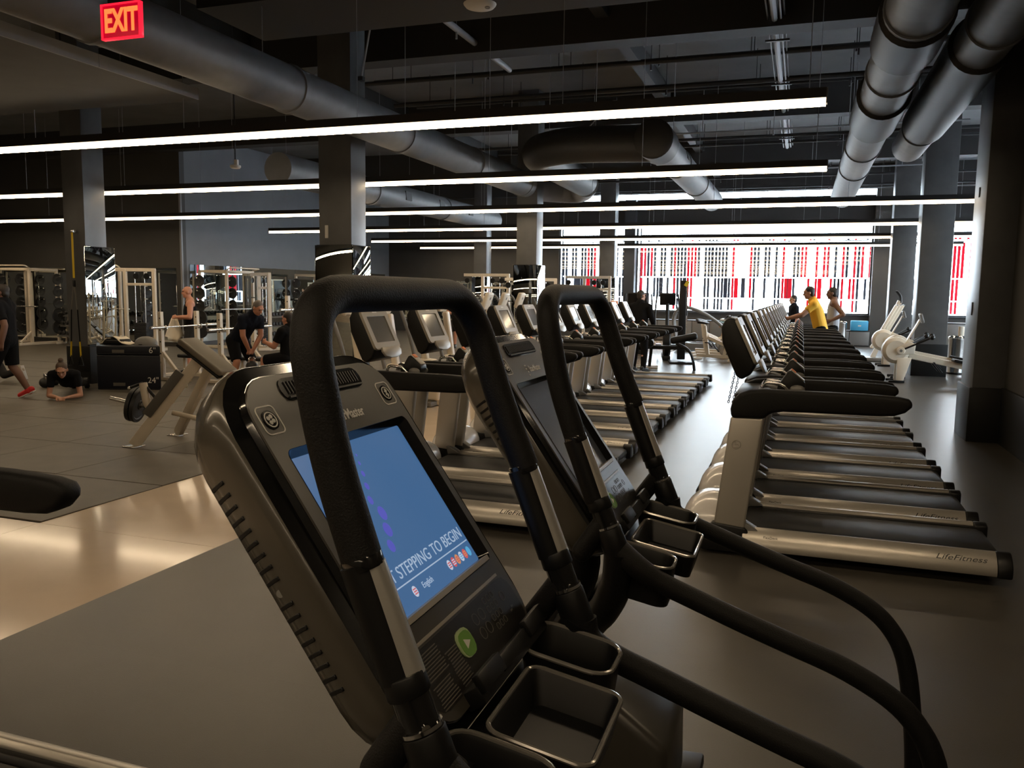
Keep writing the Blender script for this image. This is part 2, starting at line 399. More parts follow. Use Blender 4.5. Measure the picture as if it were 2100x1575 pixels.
fins('fin_screen', 'outdoor screen of red and navy fins outside the right-hand side wall', 13, 32.7, lambda u: .5, 21, (10.3, 22.85, 0), .25)

# ---------------------------------------------------------------- ceiling structure and services
sbox('beam_front', 'beam', -6.9, 2.35, 8.35, 9.66, 5.02, 6.3)
for i, (y, zb) in enumerate(((12.9, 5.6), (19.2, 5.6), (25.6, 5.6), (31.4, 5.5))):
    sbox('beam_cross.%03d' % i if i else 'beam_cross', 'black_paint', -17.3 if y > 20 else -26, 9.5 if y > 12 else 2.4, y, y+.42, zb, 6.3)
for i, x in enumerate((-9.6, -3.1, 2.9)):
    sbox('joist.%03d' % i if i else 'joist', 'black_paint', x-.1, x+.1, -6 if x < 2 else 12.1, 33, 5.95, 6.3)
so = sbox('soffit_cloud', 'soffit', -25.9, -6.98, -5.9, 8.43, 4.0, 4.135)
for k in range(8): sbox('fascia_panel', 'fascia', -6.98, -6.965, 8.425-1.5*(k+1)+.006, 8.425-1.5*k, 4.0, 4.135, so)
for x in (-8.2, -13, -19):
    for y in (1, 7.6): MB().cyl((x, y, 4.1), (x, y, 6.3), .008, n=6).build('hanger_rod', 'pipe', so)
def hang(mb, x, y, z): mb.cyl((x, y, z), (x, y, 6.3), .006, n=6)
def duct(name, label, pts, r, m, rings=(), bands=(), rods=(), ring_m='duct'):
    t = thing(name, label, 'duct', pts[0]); o = V(pts[0])
    P = [V(p)-o for p in pts]
    MB().tube(P, r, 28).build('duct_run', m, t)
    for y in rings:
        MB().tube([(0, y-o.y-.03, 0), (0, y-o.y+.03, 0)], r+.018, 28).build('joint_ring', ring_m, t)
    for y0, y1 in bands:
        MB().tube([(0, y0-o.y, 0), (0, y0-o.y+.03, 0), (0, y1-o.y-.03, 0), (0, y1-o.y, 0)], [r+.008, r+.045, r+.045, r+.008], 28).build('insulation_sleeve', 'duct_dark', t)
    for p in rods:
        q = V(p)-o; MB().cyl(q+V((0, 0, r*.9)), (q.x, q.y, 6.3-o.z), .006, n=6).build('hanger_rod', 'pipe_l', t)
    return t
zD = 4.2
dA = duct('spiral_duct', 'long grey spiral duct running beside the mirrored column', fil([(-6.1, 3, zD), (-6.1, 19.3, zD), (-5.2, 19.9, zD), (-4.75, 18.6, zD)], .8), .28, 'duct',
     rings=(6, 9, 12, 15, 18), rods=[(-6.1, y, zD) for y in (5.5, 8.5, 12.2, 14.2, 15.7, 17.3)])
dX = duct('dark_duct', 'dark offset duct bending across between two grey spiral ducts', fil([(-4.75, 18.4, zD+.02), (-4.7, 14.5, zD+.05), (-3.9, 13.9, zD+.05), (-2.4, 13.85, zD)], .6), .30, 'duct_dark', rods=[(-4.7, 15.5, zD), (-3.4, 13.87, zD)])
dB = duct('spiral_duct', 'grey spiral duct with a dark round end above the left treadmills', [(-2.35, 13.5, zD), (-2.35, 22.5, zD)], .27, 'duct', rings=(16, 19), bands=((13.4, 14.1),), rods=[(-2.35, 15.5, zD), (-2.35, 19.5, zD)])
for y in (15.6, 17.9, 20.2): MB().box((.25, y-13.5, .06), (.03, .25, .13), (0, -.25, 0)).build('grille', 'duct_dark', dB)
dC = duct('spiral_duct', 'large grey spiral duct with black sleeves above the right treadmills', [(.82, 3, zD), (.82, 22.3, zD)], .27, 'duct',
     rings=(8.0, 10.2, 13.05, 14.9, 17.2), bands=((8.1, 9.1), (11.2, 12.9)), rods=[(.82, y, zD) for y in (7, 10.6, 14, 18)])
dD = duct('spiral_duct', 'short grey spiral duct with black sleeves nearest the right wall', [(1.52, 3, zD), (1.52, 15.2, zD)], .25, 'duct', rings=(8.6, 13.6), bands=((9.3, 13.3),), rods=[(1.52, 9, zD), (1.52, 14.2, zD)])
dE = duct('spiral_duct', 'grey spiral duct with square grilles behind the mirrored column', [(-9.4, 13.5, 4.0), (-9.4, 25.0, 4.0)], .3, 'duct', rings=(17, 21), rods=[(-9.4, 16.5, 4.0), (-9.4, 20.5, 4.0)])
for y in (18.4, 20.4, 22.4): MB().box((.28, y-13.5, .03), (.05, .3, .22), (0, -.1, 0)).build('grille', 'duct_dark', dE)
def pipe(name, label, p, q, r, m, cat='pipe', drops=0, bends=None):
    t = thing(name, label, cat, p); o = V(p); d = V(q)-o
    MB().tube([V((0, 0, 0)), d], r, 10).build('pipe_run', m, t)
    for i in range(drops):
        c = d*((i+.5)/drops); MB().cyl(c, (c.x, c.y, 6.3-o.z), .007, n=6).build('hanger_rod', m, t)
        if i % 2: MB().cyl((c.x, c.y+.0, c.z-r), (c.x, c.y, c.z-r-.1), .018, n=8).build('sprinkler_head', m, t)
    return t
for i, (y, z, r) in enumerate(((13.9, 5.95, .03), (14.8, 5.75, .045), (15.6, 6.0, .025), (16.5, 5.72, .05), (17.6, 5.9, .03), (21.5, 5.6, .04), (23.0, 5.7, .035), (28.0, 5.5, .035), (30.2, 5.45, .03))):
    pipe('ceiling_pipe', '%s dark pipe from the camera hung below the deck across the room' % ORD[i], (-8.5, y, z), (6.5, y, z), r, 'pipe', drops=9)
pipe('ceiling_pipe', 'pale pipe running lengthwise above the mirrored column', (-5.2, 9.7, 5.75), (-5.2, 14.6, 5.75), .05, 'pipe_l', drops=3)
pipe('ceiling_pipe', 'thin pale pipe crossing under the second beam', (-3.0, 19.05, 5.3), (3.0, 19.05, 5.3), .02, 'pipe_l', drops=4)
pipe('ceiling_pipe', 'thin pale pipe crossing near the window beam', (-.5, 25.4, 5.35), (3.0, 25.4, 5.35), .02, 'pipe_l', drops=3)
t = thing('conduit_bundle', 'bundle of pale conduits running lengthwise above the aisle', 'conduit', (-.55, 9.8, 5.7))
for k in range(6): MB().tube([(k*.045-.11, 0, .05*(k % 2)), (k*.045-.11, 14.0, .05*(k % 2))], .014 if k != 2 else .045, 8).build('conduit', 'pipe_l' if k in (1, 2, 4) else 'pipe', t)
for k in range(5): MB().box((0, 1.2+k*2.8, -.05), (.36, .05, .03)).build('bracket', 'pipe', t)
for k in range(5): MB().cyl((0, 1.2+k*2.8, -.04), (0, 1.2+k*2.8, .6), .008, n=6).build('hanger_rod', 'pipe', t)
for i, (p, q, l) in enumerate((((-6.6, 11.7, 5.0), (-5.9, 11.0, 6.25), 'thin steel brace slanting from the mirrored column up to the deck'), ((-5.75, 18.5, 4.4), (-4.0, 18.0, 5.9), 'thin steel brace slanting above the dark offset duct'))):
    tg = thing('brace_rod', l, 'brace', p); MB().cyl((0, 0, 0), V(q)-V(p), .014, n=8).build('rod', 'pipe_l', tg)
    MB().box((0, 0, 0), (.08, .08, .06)).build('bracket', 'pipe', tg); MB().box(V(q)-V(p), (.08, .08, .06)).build('bracket', 'pipe', tg)
t = thing('junction_box', 'pale junction box hanging high above the front lamp', 'box', (.1, 11.2, 5.62)); MB().box((0, 0, 0), (.55, .3, .16)).build('enclosure', 'pipe_l', t, .01)
MB().cyl((0, 0, .05), (0, 0, .68), .01, n=6).build('hanger_rod', 'pipe', t)
t = thing('ceiling_speaker', 'round off-white ceiling disc under the dark front beam', 'speaker', (-3.64, 9.18, 5.02))
MB().lathe([(0, -.05), (.1, -.05), (.165, -.035), (.185, -.012), (.19, 0), (0, 0)], n=32).build('dome', 'label', t); MB().lathe([(.03, -.06), (.03, -.048)], (.1, -.02, 0), 12).build('sensor', 'pipe_l', t)
t = thing('camera_dome', 'small white fixture hanging beside the second lamp row', 'fixture', (-9.2, 12.0, 3.78))
MB().lathe([(0, 0), (.07, .0), (.09, .02), (.09, .05), (0, .06)], n=20).build('cap', 'label', t); MB().box((.02, 0, .1), (.07, .05, .09)).build('mount', 'label', t, .01); MB().cyl((0, 0, .1), (0, 0, 2.52), .012, n=8).build('drop_rod', 'pipe', t)

# lamps: six long bars hung across the room
def lamp(i, x0, x1, y, z):
    t = thing('linear_lamp', ('%s glowing linear lamp bar counted from the front' % ORD[i]) if i < 6 else 'glowing linear lamp bar overhead, %s' % ('short one over the steppers', 'just behind the steppers', 'last one before the back wall')[i-6], 'lamp', ((x0+x1)/2, y, z)); L = x1-x0
    n = max(1, round(L/2.44)); s = L/n
    MB().box((0, 0, .095), (L, .095, .09)).build('housing', 'housing', t)
    for k in range(n): df = MB().box((-L/2+s*(k+.5), 0, -.011), (s-.004, .085, .004)).build('diffuser', 'lamp', t); MB().box((-L/2+s*(k+.5), 0, .022), (s-.004, .088, .061)).build('side_lens', 'lamp_side', df)
    for e in (-1, 1): MB().box((e*(L/2+.006), 0, .07), (.012, .09, .14)).build('end_plate', 'silver_d', t)
    for k in range(n+1):
        x = -L/2+.15+(L-.3)*k/n; MB().cyl((x, 0, .13), (x, 0, 6.3-z), .004, n=6).build('hanger_wire', 'pipe_l', t)
zL = 3.5
for i, (x0, x1, y) in enumerate(((-19, .12, 8.3), (-24.5, .24, 12.56), (-24.5, 3.4, 17.3), (-15.8, 5.6, 22.2), (-14.9, 5.6, 27.1), (-15.0, 5.0, 31.4), (-3.3, 2.2, 3.9), (-13, 2.2, -.5), (-13, 2.2, -4.6))): lamp(i, x0, x1, y, zL)

# exit sign
t = thing('exit_sign', 'glowing red exit sign hanging above the grey soffit edge', 'sign', (-4.215, 4.4, 3.34))
MB().box((0, 0, .11), (.31, .03, .22)).build('panel', 'exit_red', t, .006)
f = MB(); f.box((0, -.008, .004), (.316, .036, .010)).box((0, -.008, .216), (.316, .036, .010))
for s in (-1, 1): f.box((s*.153, -.008, .11), (.010, .036, .222))
f.build('rim', 'exit_edge', t, .003)
text('lettering', 'EXIT', 'exit_txt', .200, t, (0, -.018, .108), rot=(math.pi/2, 0, 0), sx=.66, off=.006, ext=.002)
MB().box((0, 0, .25), (.2, .05, .07)).build('canopy', 'black', t, .01); MB().cyl((0, 0, .28), (0, 0, 2.96), .012, n=8).build('drop_rod', 'black', t)
# ---------------------------------------------------------------- stair steppers in the foreground
TA = math.radians(55)
FU = V((0, 1, 0)); FV = V((math.cos(TA), 0, -math.sin(TA))); FN = V((math.sin(TA), 0, math.cos(TA)))
FP0 = V((-.19, .0115, 1.40))
FM = Matrix((FU, -FV, FN)).transposed()
def FP(u, v, n=0.): return FP0+FU*u+FV*v+FN*n
def loft(mb, rings):
    n = len(rings[0]); vs = [p for r in rings for p in r]; fs = []
    for i in range(len(rings)-1):
        for j in range(n): fs.append((i*n+j, i*n+(j+1) % n, (i+1)*n+(j+1) % n, (i+1)*n+j))
    return mb.add(vs, fs)
def fring(w, h, r, cv, n, cu=0., k=6): return [FP(cu+a, cv-b, n) for a, b in rrect(w, h, r, k)]
def fplate(mb, poly, n0, n1): return mb.prism(poly, lambda a, b, c: FP(a, b, c), n0, n1)
def fbox(mb, u, v, du, dv, n0, n1, r=0.):
    p = [(u+a, v-b) for a, b in (rrect(du, dv, r, 3) if r else ((-du/2, -dv/2), (du/2, -dv/2), (du/2, dv/2), (-du/2, dv/2)))]
    return fplate(mb, p, n0, n1)
def fringout(mb, u, v, w, h, r, t, n0, n1):      # a thin rounded outline
    A = [(u+a, v-b) for a, b in rrect(w, h, r, 4)]; B = [(u+a, v-b) for a, b in rrect(w-2*t, h-2*t, max(.0005, r-t), 4)]
    return loft(mb, [[FP(*p, n0) for p in A], [FP(*p, n1) for p in A], [FP(*p, n1) for p in B], [FP(*p, n0) for p in B]])

def stepper(label, X, Y):
    t = thing('stair_stepper', label, 'exercise machine', (X-.45+.45-.45, Y, 0), 0, 'stair steppers')
    # floor frame, mast, pedals
    b = MB(); b.box((-.05, 0, .05), (1.5, .14, .09)); b.box((.72, 0, .05), (.12, .66, .08)); b.box((-.68, 0, .05), (.14, .62, .08)); b.build('base_frame', 'black', t, .012)
    m = MB(); m.xz([(-.42, .09), (.17, .09), (.16, .58), (.02, .68), (-.24, .72), (-.40, .5)], -.17, .17); m.build('drive_shroud', 'face', t, .03, 3)
    m = MB(); m.tube(spl([(-.2, 0, .6), (-.17, 0, .85), (-.12, 0, 1.0), (-.16, 0, 1.2)], 5), .055, 16); m.build('mast', 'black', t)
    for s in (-1, 1):
        p = MB(); p.bar((-.3, s*.14, .32), (.1, s*.14, .34), .06, .06); p.box((.05, s*.14, .36), (.34, .14, .035), (0, -.05, 0)); p.build('pedal', 'black', t, .008)
        a = MB(); a.tube(spl([(.065+(-.02 if s < 0 else .018), -.293 if s < 0 else .262, 1.14), (.03, s*.262, 1.03), (-.03, s*.18, .92), (-.13, s*.05, .84), (-.18, 0, .80)], 6), [.036]*6+[.04]*7+[.045]*12, 14); a.build('support_arm', 'black', t)
        zt = 1.405 if s < 0 else 1.42
        yl = -.293 if s < 0 else .262; dxs = -.020 if s < 0 else .018
        L0 = V((.062+dxs, yl, 1.13)); L1 = V((-.058+dxs, yl, 1.43)); d = (L1-L0)
        at = lambda z: L0+d*((z-1.13)/.30)
        mb = MB(); mb.cyl(at(1.11), at(1.25), .027, .026, 20); mb.build('lower_tube', 'gloss', t); mb = MB(); mb.cyl(at(1.115), at(1.191), .0315, .0305, 20); mb.build('lower_sleeve', 'black', t, .003)
        mb = MB(); mb.cyl(at(1.235), at(1.262), .0295, .0285, 20); mb.build('collar', 'black', t, .003)
        mb = MB(); mb.cyl(at(1.192), at(1.197), .0295, .0295, 20); mb.cyl(at(1.205)+V((.021, -.021, 0)), at(1.205)+V((.014, -.014, 0)), .006, n=10); mb.build('clamp_ring', 'chrome', t)
        mb = MB(); mb.tube([at(1.255)+V((-.006, -.004, 0)), at(zt-.004)+V((-.005, -.004, 0))], .0245, 20); mb.build('grip_back', 'black', t)
        mb = MB(); mb.tube([at(1.258)+V((.006, .003, 0)), at(zt-.006)+V((.005, .003, 0))], .0228, 20); mb.build('pulse_grip', 'grip_metal', t)
        mb = MB(); mb.tube([at(zt-.012), at(zt+.006)], .0275, 20); mb.build('collar', 'gloss', t, .003)
        # foam handrail sweeping back and down to the floor frame
        P = spl([(.066+dxs, yl, 1.135), (.10, yl, 1.098), (.155, yl*.5+s*.138, 1.066), (.215, s*.277, 1.041), (.33, s*.278, 1.0), (.44, s*.278, .963), (.55, s*.278, .926), (.65, s*.278, .875), (.71, s*.278, .82), (.752, s*.278, .74), (.778, s*.278, .60), (.796, s*.278, .4), (.80, s*.278, .12)], 5)
        mb = MB(); mb.tube(P, [.031-.006*min(1, i/8) for i in range(len(P))], 16); mb.build('handrail', 'foam', t)
    lp = [(-.068, -.293, 1.405), (-.112, -.293, 1.53), (-.157, -.293, 1.745), (-.150, .262, 1.745), (-.078, .262, 1.53), (-.031, .262, 1.42)]
    MB().tube(fil(lp, .14, 9), 0.027, 20, ref=(1, 0, 0)).build('loop_grip', 'foam', t)
    mb = MB(); [(mb.cyl((.012, -.293, 1.212), (-.045, -.295, 1.126), .025, n=16), mb.ball((-.045, -.295, 1.126), .025)) for s in (-1,)]; mb.build('front_horn', 'foam', t); mb = MB(); mb.cyl((.05, .262, 1.212), (-.01, .264, 1.126), .025, n=16); mb.ball((-.01, .264, 1.126), .025); mb.build('front_horn', 'foam', t)
    # console
    con = MB(); R = [fring(.36, .44, .10, .04, -.128), fring(.45, .56, .11, .04, -.116), fring(.492, .612, .115, .038, -.098), fring(.512, .640, .115, .037, -.072), fring(.522, .654, .115, .037, -.028), fring(.518, .650, .113, .037, -.015), fring(.510, .643, .110, .037, -.010)]
    loft(con, R); con.add(R[0], [tuple(range(len(R[0])))]); con = con.build('console', 'shell', t)
    bz = MB(); loft(bz, [fring(.511, .644, .110, .037, -.011), fring(.500, .636, .106, .037, -.010), fring(.449, .603, .080, .039, -.006), fring(.441, .597, .073, .039, .004), fring(.436, .592, .070, .039, .004)]); bz.build('bevel_band', 'gloss', con)
    fc = MB(); loft(fc, [fring(.440, .596, .072, .039, .0), fring(.436, .592, .070, .039, .007), fring(.388, .318, .014, .026, .007, .004), fring(.380, .310, .012, .026, -.014, .004)]); fc.build('face_plate', 'face', con)
    MB_ = MB(); loft(MB_, [fring(.386, .316, .014, .026, .0078, .004), fring(.360, .296, .006, .026, -.009, .004)]); MB_.build('screen_recess', 'gloss', con)
    sc = fbox(MB(), .004, .026, .362, .298, -.016, -.010).build('screen', 'blue_scr', con)
    fbox(MB(), .004, .1785, .352, .009, -.008, .012).build('screen_ledge', 'bezel', con)  # silver tone stands for light catching the lower lip of the recess
    fbox(MB(), .002, .2135, .345, .005, .007, .0095).build('trim_strip', 'bezel', con)
    fbox(MB(), .002, .268, .40, .096, .0066, .0078, .03).build('keypad_panel', 'face_d', con)
    text('lettering', 'START STEPPING TO BEGIN', 'scr_txt', .0300, sc, FP(.176, .112, -.0096), FM, sx=.92, ext=.0002, ax='RIGHT')
    text('lettering', 'English', 'scr_txt', .0155, sc, FP(-.012, .150, -.0096), FM, sx=.9, ext=.0002)
    fbox(MB(), .004, .131, .356, .0022, -.0101, -.0096).build('screen_rule', 'scr_txt', sc)
    def disc(mb, u, v, ra, rb=None): return fplate(mb, [(u+ra*math.cos(k*.3927), v+(rb or ra)*math.sin(k*.3927)) for k in range(16)], -.0101, -.0096)
    for k, (u, v, q) in enumerate(((.002, -.094, .002), (-.003, -.079, .003), (-.010, -.060, .0045), (-.020, -.038, .0055), (-.033, -.014, .0065), (-.022, .014, .0105), (-.034, .042, .0105), (-.050, .068, .009))):
        disc(MB(), u, v, q, q*1.25).build('screen_dot', 'scr_dot', sc)
    for k, (u, c1, c2) in enumerate(((-.058, 'scr_wht', 'scr_red'), (.080, 'scr_wht', 'scr_red'), (.098, 'scr_red', 'scr_wht'), (.115, 'scr_or', 'scr_red'), (.132, 'scr_wht', 'scr_bl'), (.149, 'scr_red', 'scr_or'), (.166, 'scr_bl', 'scr_bl'))):
        fl_ = disc(MB(), u, .150, .0072, .0095).build('flag_icon', c1, sc)
        q = MB()
        for z in (-.004, 0, .004): fplate(q, [(u-.005, .150+z-.001), (u+.005, .150+z-.001), (u+.005, .150+z+.001), (u-.005, .150+z+.001)], -.0096, -.0093)
        q.build('flag_stripe', c2, sc)
    text('lettering', 'StairMaster', 'label', .0265, con, FP(.022, -.163, .0074), FM, sx=.80, off=.0004, ext=.0004)
    mk = MB()
    for k in range(4): fbox(mk, -.045-.004*(k % 2), -.176+.010*k, .012-.002*k, .004, .007, .0078)
    tag(mk.build('logo_mark', 'label', con), kind='stuff')
    # top air vent with grille ribs
    v = MB(); fbox(v, .0, -.229, .245, .040, .006, .0092, .018); v.build('air_vent', 'gloss', con)
    gr = MB()
    for k in range(26): fbox(gr, -.106+k*.0085, -.231, .003, .022, .009, .0112)
    fbox(gr, 0, -.2135, .225, .0035, .009, .0125); tag(gr.build('vent_grille', 'black', con), kind='stuff')
    for u, kind in ((-.184, 'fan'), (.180, 'link')):
        fringout(MB(), u, -.185, .047, .049, .010, .0022, .007, .0078).build('button_outline', 'label', con)
        q = MB(); fplate(q, [(u+.0165*math.cos(k*.2618), -.185+.0165*math.sin(k*.2618)) for k in range(24)], .007, .0085); q.build('button', 'gloss', con)
        q = MB(); fringout(q, u, -.185, .027, .027, .0134, .002, .0085, .0092)
        if kind == 'fan':
            for k in range(4):
                a = k*math.pi/2+.5; fplate(q, [(u+.0055*math.cos(a)+.0037*math.cos(j*.785), -.185+.0055*math.sin(a)+.0037*math.sin(j*.785)) for j in range(8)], .0085, .0094)
        else:
            def ln(a, b_): 
                a = V((a[0], a[1])); b_ = V((b_[0], b_[1])); nn = (b_-a).orthogonal().normalized()*.0009
                fplate(q, [(u+p.x, -.185+p.y) for p in (a+nn, b_+nn, b_-nn, a-nn)], .0085, .0094)
            for a, b_ in (((0, -.009), (0, .009)), ((0, -.009), (.0045, -.0045)), ((.0045, -.0045), (-.0045, .0045)), ((-.0045, -.0045), (.0045, .0045)), ((.0045, .0045), (0, .009))): ln(a, b_)
        tag(q.build('button_symbol', 'label', con), kind='stuff')
    # green start button
    gb = fbox(MB(), -.038, .262, .050, .046, .0075, .0100, .017).build('start_button', 'green_l', con)
    fbox(MB(), -.037, .264, .043, .040, .0095, .0112, .015).build('button_cap', 'green', gb)
    fplate(MB(), [(-.045, .255), (-.027, .263), (-.045, .271)], .011, .0122).build('arrow', 'label', gb)
    kp = MB()
    for a in (0, 1):
        for c in (0, 1): fringout(kp, .028+a*.027, .247+c*.026, .021, .021, .010, .0012, .0078, .0084)
    for a in range(3):
        for c in range(4): fringout(kp, .085+a*.017, .234+c*.0165, .0125, .012, .005, .001, .0078, .0084)
    fringout(kp, .152, .250, .018, .018, .0085, .001, .0078, .0084)
    for u, v_ in ((.118, .216), (.128, .216), (.164, .276), (.156, .281)): fbox(kp, u, v_, .009, .003, .0078, .0084)
    tag(kp.build('keypad', 'label_d', con), kind='stuff')
    pr = MB(); rnd = random.Random(3)
    for (u, v0, n, wd) in ((-.145, .229, 9, .07), (-.150, .278, 8, .062), (-.085, .252, 13, .042)):
        for k in range(n): fbox(pr, u+rnd.uniform(-.002, .002), v0+k*.0048, wd*rnd.uniform(.8, 1), .0017, .0078, .0082)
    tag(pr.build('printed_notes', 'label_d', con), kind='stuff')
    # side slots of the shell
    sm = MB().box((0, 0, 0), (.036, .004, .0066)).mesh('vent_slot', 'black', .001, 1)
    for s in (-1, 1):
        for k in range(18):
            if k == 9: continue
            o = inst('vent_slot', sm, con); p = FP(s*.2517, -.135+k*.0198, -.080)
            o.matrix_local = Matrix.Translation(p) @ Matrix((FN, FU, FV)).transposed().to_4x4() @ Matrix.Rotation(s*.35, 4, 'Z')
        q = MB(); q.cyl(FP(s*.248, .043, -.078), FP(s*.2545, .043, -.078), .006, n=12); q.build('screw', 'silver_d', con)
    # reading ledge, cups and tray
    lg = MB(); fbox(lg, .04, .330, .315, .030, .0, .034); fbox(lg, -.07, .315, .09, .03, .03, .044); fbox(lg, .15, .315, .09, .03, .03, .044); fbox(lg, .04, .322, .13, .026, .03, .038)
    lg.build('reading_ledge', 'black', t, .003)
    def cup(name, cx, cy, w, d, dep, zt, r=.04):
        tilt = -.12
        def ring(w_, d_, z, rr): return [V((cx, cy, zt))+V((a, b_, z-a*.18)) for a, b_ in rrect(w_, d_, rr, 5)]
        mb = MB(); rings = [ring(w*.86, d*.86, -dep, r*.8), ring(w, d, -.012, r), ring(w+.006, d+.006, 0, r), ring(w-.004, d-.004, .003, r), ring(w-.014, d-.014, -.004, r*.8), ring(w*.78, d*.78, -dep+.01, r*.7)]
        loft(mb, rings); n = len(rings[0]); mb.add(rings[0], [tuple(range(n))]); mb.add(rings[-1], [tuple(range(n))])
        b2 = MB(); b2.tube(ring(w, d, .001, r), .0042, 8, closed=True); cc = mb.build(name, 'black', t); b2.build('rim', 'rim', cc); return cc
    cup('cup_holder', .092, .165, .165, .135, .10, 1.122); cup('accessory_tray', .125, -.035, .160, .225, .060, 1.106, .025); cup('cup_holder', .087, -.222, .165, .120, .10, 1.112)
    MB().box((.02, -.02, 1.06), (.05, .44, .05)).build('tray_bracket', 'black', t, .01)
    return t
stepper('black stair stepper with a lit blue screen standing nearest the camera', 0, 1.205)
stepper('black stair stepper with a dark unlit screen behind the blue-screened one', .02, 2.195)
for o in bpy.data.objects:
    pass
def retint(root):
    for o in root.children_recursive:
        if o.name.startswith('screen') and not o.name.startswith(('screen_ledge', 'screen_recess')) and o.type == 'MESH':
            if o.name.split('.')[0] == 'screen':
                o.data = o.data.copy(); o.data.materials[0] = M['screen_off2']
M['screen_off2'] = mat('unlit_glass_screen', (.10, .115, .15), .16, spec=.9)
s2 = [o for o in bpy.data.objects if o.get('label', '').startswith('black stair stepper with a dark')][0]
for o in list(s2.children_recursive):
    if o.parent and o.parent.name.split('.')[0] == 'screen': bpy.data.objects.remove(o)
retint(s2)

# ---------------------------------------------------------------- treadmills
def rail_prof(s): return [(s*.335, .155), (s*.335, .185), (s*.352, .203), (s*.374, .201), (s*.415, .175), (s*.446, .140), (s*.448, .134), (s*.452, .130), (s*.460, .10), (s*.456, .07), (s*.33, .07)]
def dome(mb, c, r, z0=0., n=24, m=7):
    vs = []; fs = []
    for i in range(m+1):
        th = math.pi/2*i/m
        for j in range(n):
            ph = 2*math.pi*j/n; e = .75
            cx, cy = math.cos(ph), math.sin(ph)
            vs.append(V(c)+V((r[0]*math.sin(th)*math.copysign(abs(cx)**e, cx), r[1]*math.sin(th)*math.copysign(abs(cy)**e, cy), r[2]*math.cos(th)**.8 if i < m else 0)))
    for i in range(m):
        for j in range(n): fs.append((i*n+j, (i+1)*n+j, (i+1)*n+(j+1) % n, i*n+(j+1) % n))
    fs.append(tuple(m*n+j for j in range(n))); return mb.add(vs, fs)
def treadmill(label, X, Y, group):
    t = thing('treadmill', label, 'treadmill', (X, Y, 0), 0, group)
    MB().box((.16, 0, .10), (1.56, .70, .10)).build('deck', 'black', t, .01)
    bl = MB(); bl.xz([(-.60, .150), (-.60, .176), (.90, .176), (.945, .160), (.955, .13), (.945, .10), (.90, .10)], -.27, .27); bl.build('running_belt', 'belt', t, .004)
    for s in (-1, 1):
        MB().yz(rail_prof(s), -.60, .90).build('side_rail', 'silver', t, .004)
        MB().box((.16, s*.303, .168), (1.5, .062, .022)).build('foot_ledge', 'vinyl', t, .004)
        c = MB(); c.yz([(s*.30, .06), (s*.30, .19), (s*.355, .206), (s*.38, .202), (s*.42, .175), (s*.452, .138), (s*.464, .10), (s*.458, .06)], .90, .985); c.build('end_cap', 'black', t, .012)
        w_ = MB(); w_.xz([(-.62, .17), (-.50, .185), (-.52, .20), (-.60, .245), (-.64, .25)], s*.40, s*.31) if s > 0 else w_.xz([(-.62, .17), (-.50, .185), (-.52, .20), (-.60, .245), (-.64, .25)], -.40, -.31)
        w_.build('toe_wedge', 'silver_d', t, .006)
        u = MB(); u.xz([(-.79, .215), (-.59, .195), (-.498, .95), (-.708, .95)], s*.385-.03, s*.385+.03); u = u.build('upright', 'silver', t, .016, 3)
        e = MB(); e.tube([(-.665+.028*math.cos(k*.5236), s*.416, .765+.028*math.sin(k*.5236)) for k in range(12)], .0025, 6, closed=True)
        e.tube(spl([(-.681, s*.416, .785), (-.668, s*.416, .779), (-.671, s*.416, .763), (-.655, s*.416, .768), (-.650, s*.416, .752), (-.676, s*.416, .746)], 4), .0025, 6); e.build('emblem', 'silver', u)
        f_b = MB(); f_b.xz([(-.87, .03), (-.52, .03), (-.53, .13), (-.585, .205), (-.80, .225), (-.86, .15)], s*.385-.036, s*.385+.036); f_b.build('upright_foot', 'black', t, .012)
        h = MB(); h.xz([(-.705, .94), (-.713, 1.0), (-.70, 1.06), (-.66, 1.105), (-.60, 1.13), (-.5, 1.142), (.1, 1.140), (.30, 1.132), (.36, 1.12), (.383, 1.098), (.375, 1.07), (.34, 1.035), (.28, 1.012), (.2, 1.006), (-.38, 1.0), (-.46, .985), (-.497, .945)], s*.385-.042, s*.385+.042)
        h.build('handrail', 'foam', t, .024, 3)
    hd = dome(MB(), (-.83, 0, .105), (.215, .345, .245)).build('motor_hood', 'hood', t)
    hb = MB(); loft(hb, [[V((-.83+a, b_, z)) for a, b_ in rrect(.45, .70, .18, 5)] for z in (.035, .135)]); hb.build('hood_band', 'silver_d', t)
    MB().box((-.585, 0, 1.065), (.22, .72, .075)).build('dash', 'black', t, .02)
    tr = MB(); tr.box((-.49, -.2, 1.10), (.12, .16, .02), (0, .25, 0)); tr.box((-.49, .2, 1.10), (.12, .16, .02), (0, .25, 0)); tr.build('tray', 'silver_d', t, .006)
    c = MB(); c.xz([(-.715, 1.585), (-.572, 1.285), (-.60, 1.215), (-.665, 1.175), (-.70, 1.20), (-.80, 1.42), (-.812, 1.53), (-.785, 1.585), (-.75, 1.60)], -.205, .205); c = c.build('console', 'vinyl', t, .02, 3)
    fx = V((-.715, 0, 1.585)); dv = (V((-.572, 0, 1.285))-fx).normalized(); nn = V((-dv.z, 0, dv.x)); nn = nn if nn.x > 0 else -nn
    Q = lambda u, v, n: fx+V((0, u, 0))+dv*v+nn*n
    bz = MB(); A = [(a, .165-b_) for a, b_ in rrect(.42, .345, .035, 4)]; B = [(a, .165-b_) for a, b_ in rrect(.305, .225, .008, 4)]
    loft(bz, [[Q(*p, -.01) for p in A], [Q(*p, .012) for p in A], [Q(*p, .012) for p in B], [Q(*p, .002) for p in B]]); bz.build('bezel', 'bezel', c)
    sc = MB(); sc.prism([(a, .165-b_) for a, b_ in rrect(.31, .23, .008, 2)], Q, .001, .0045); sc.build('screen', 'screen_off', c)
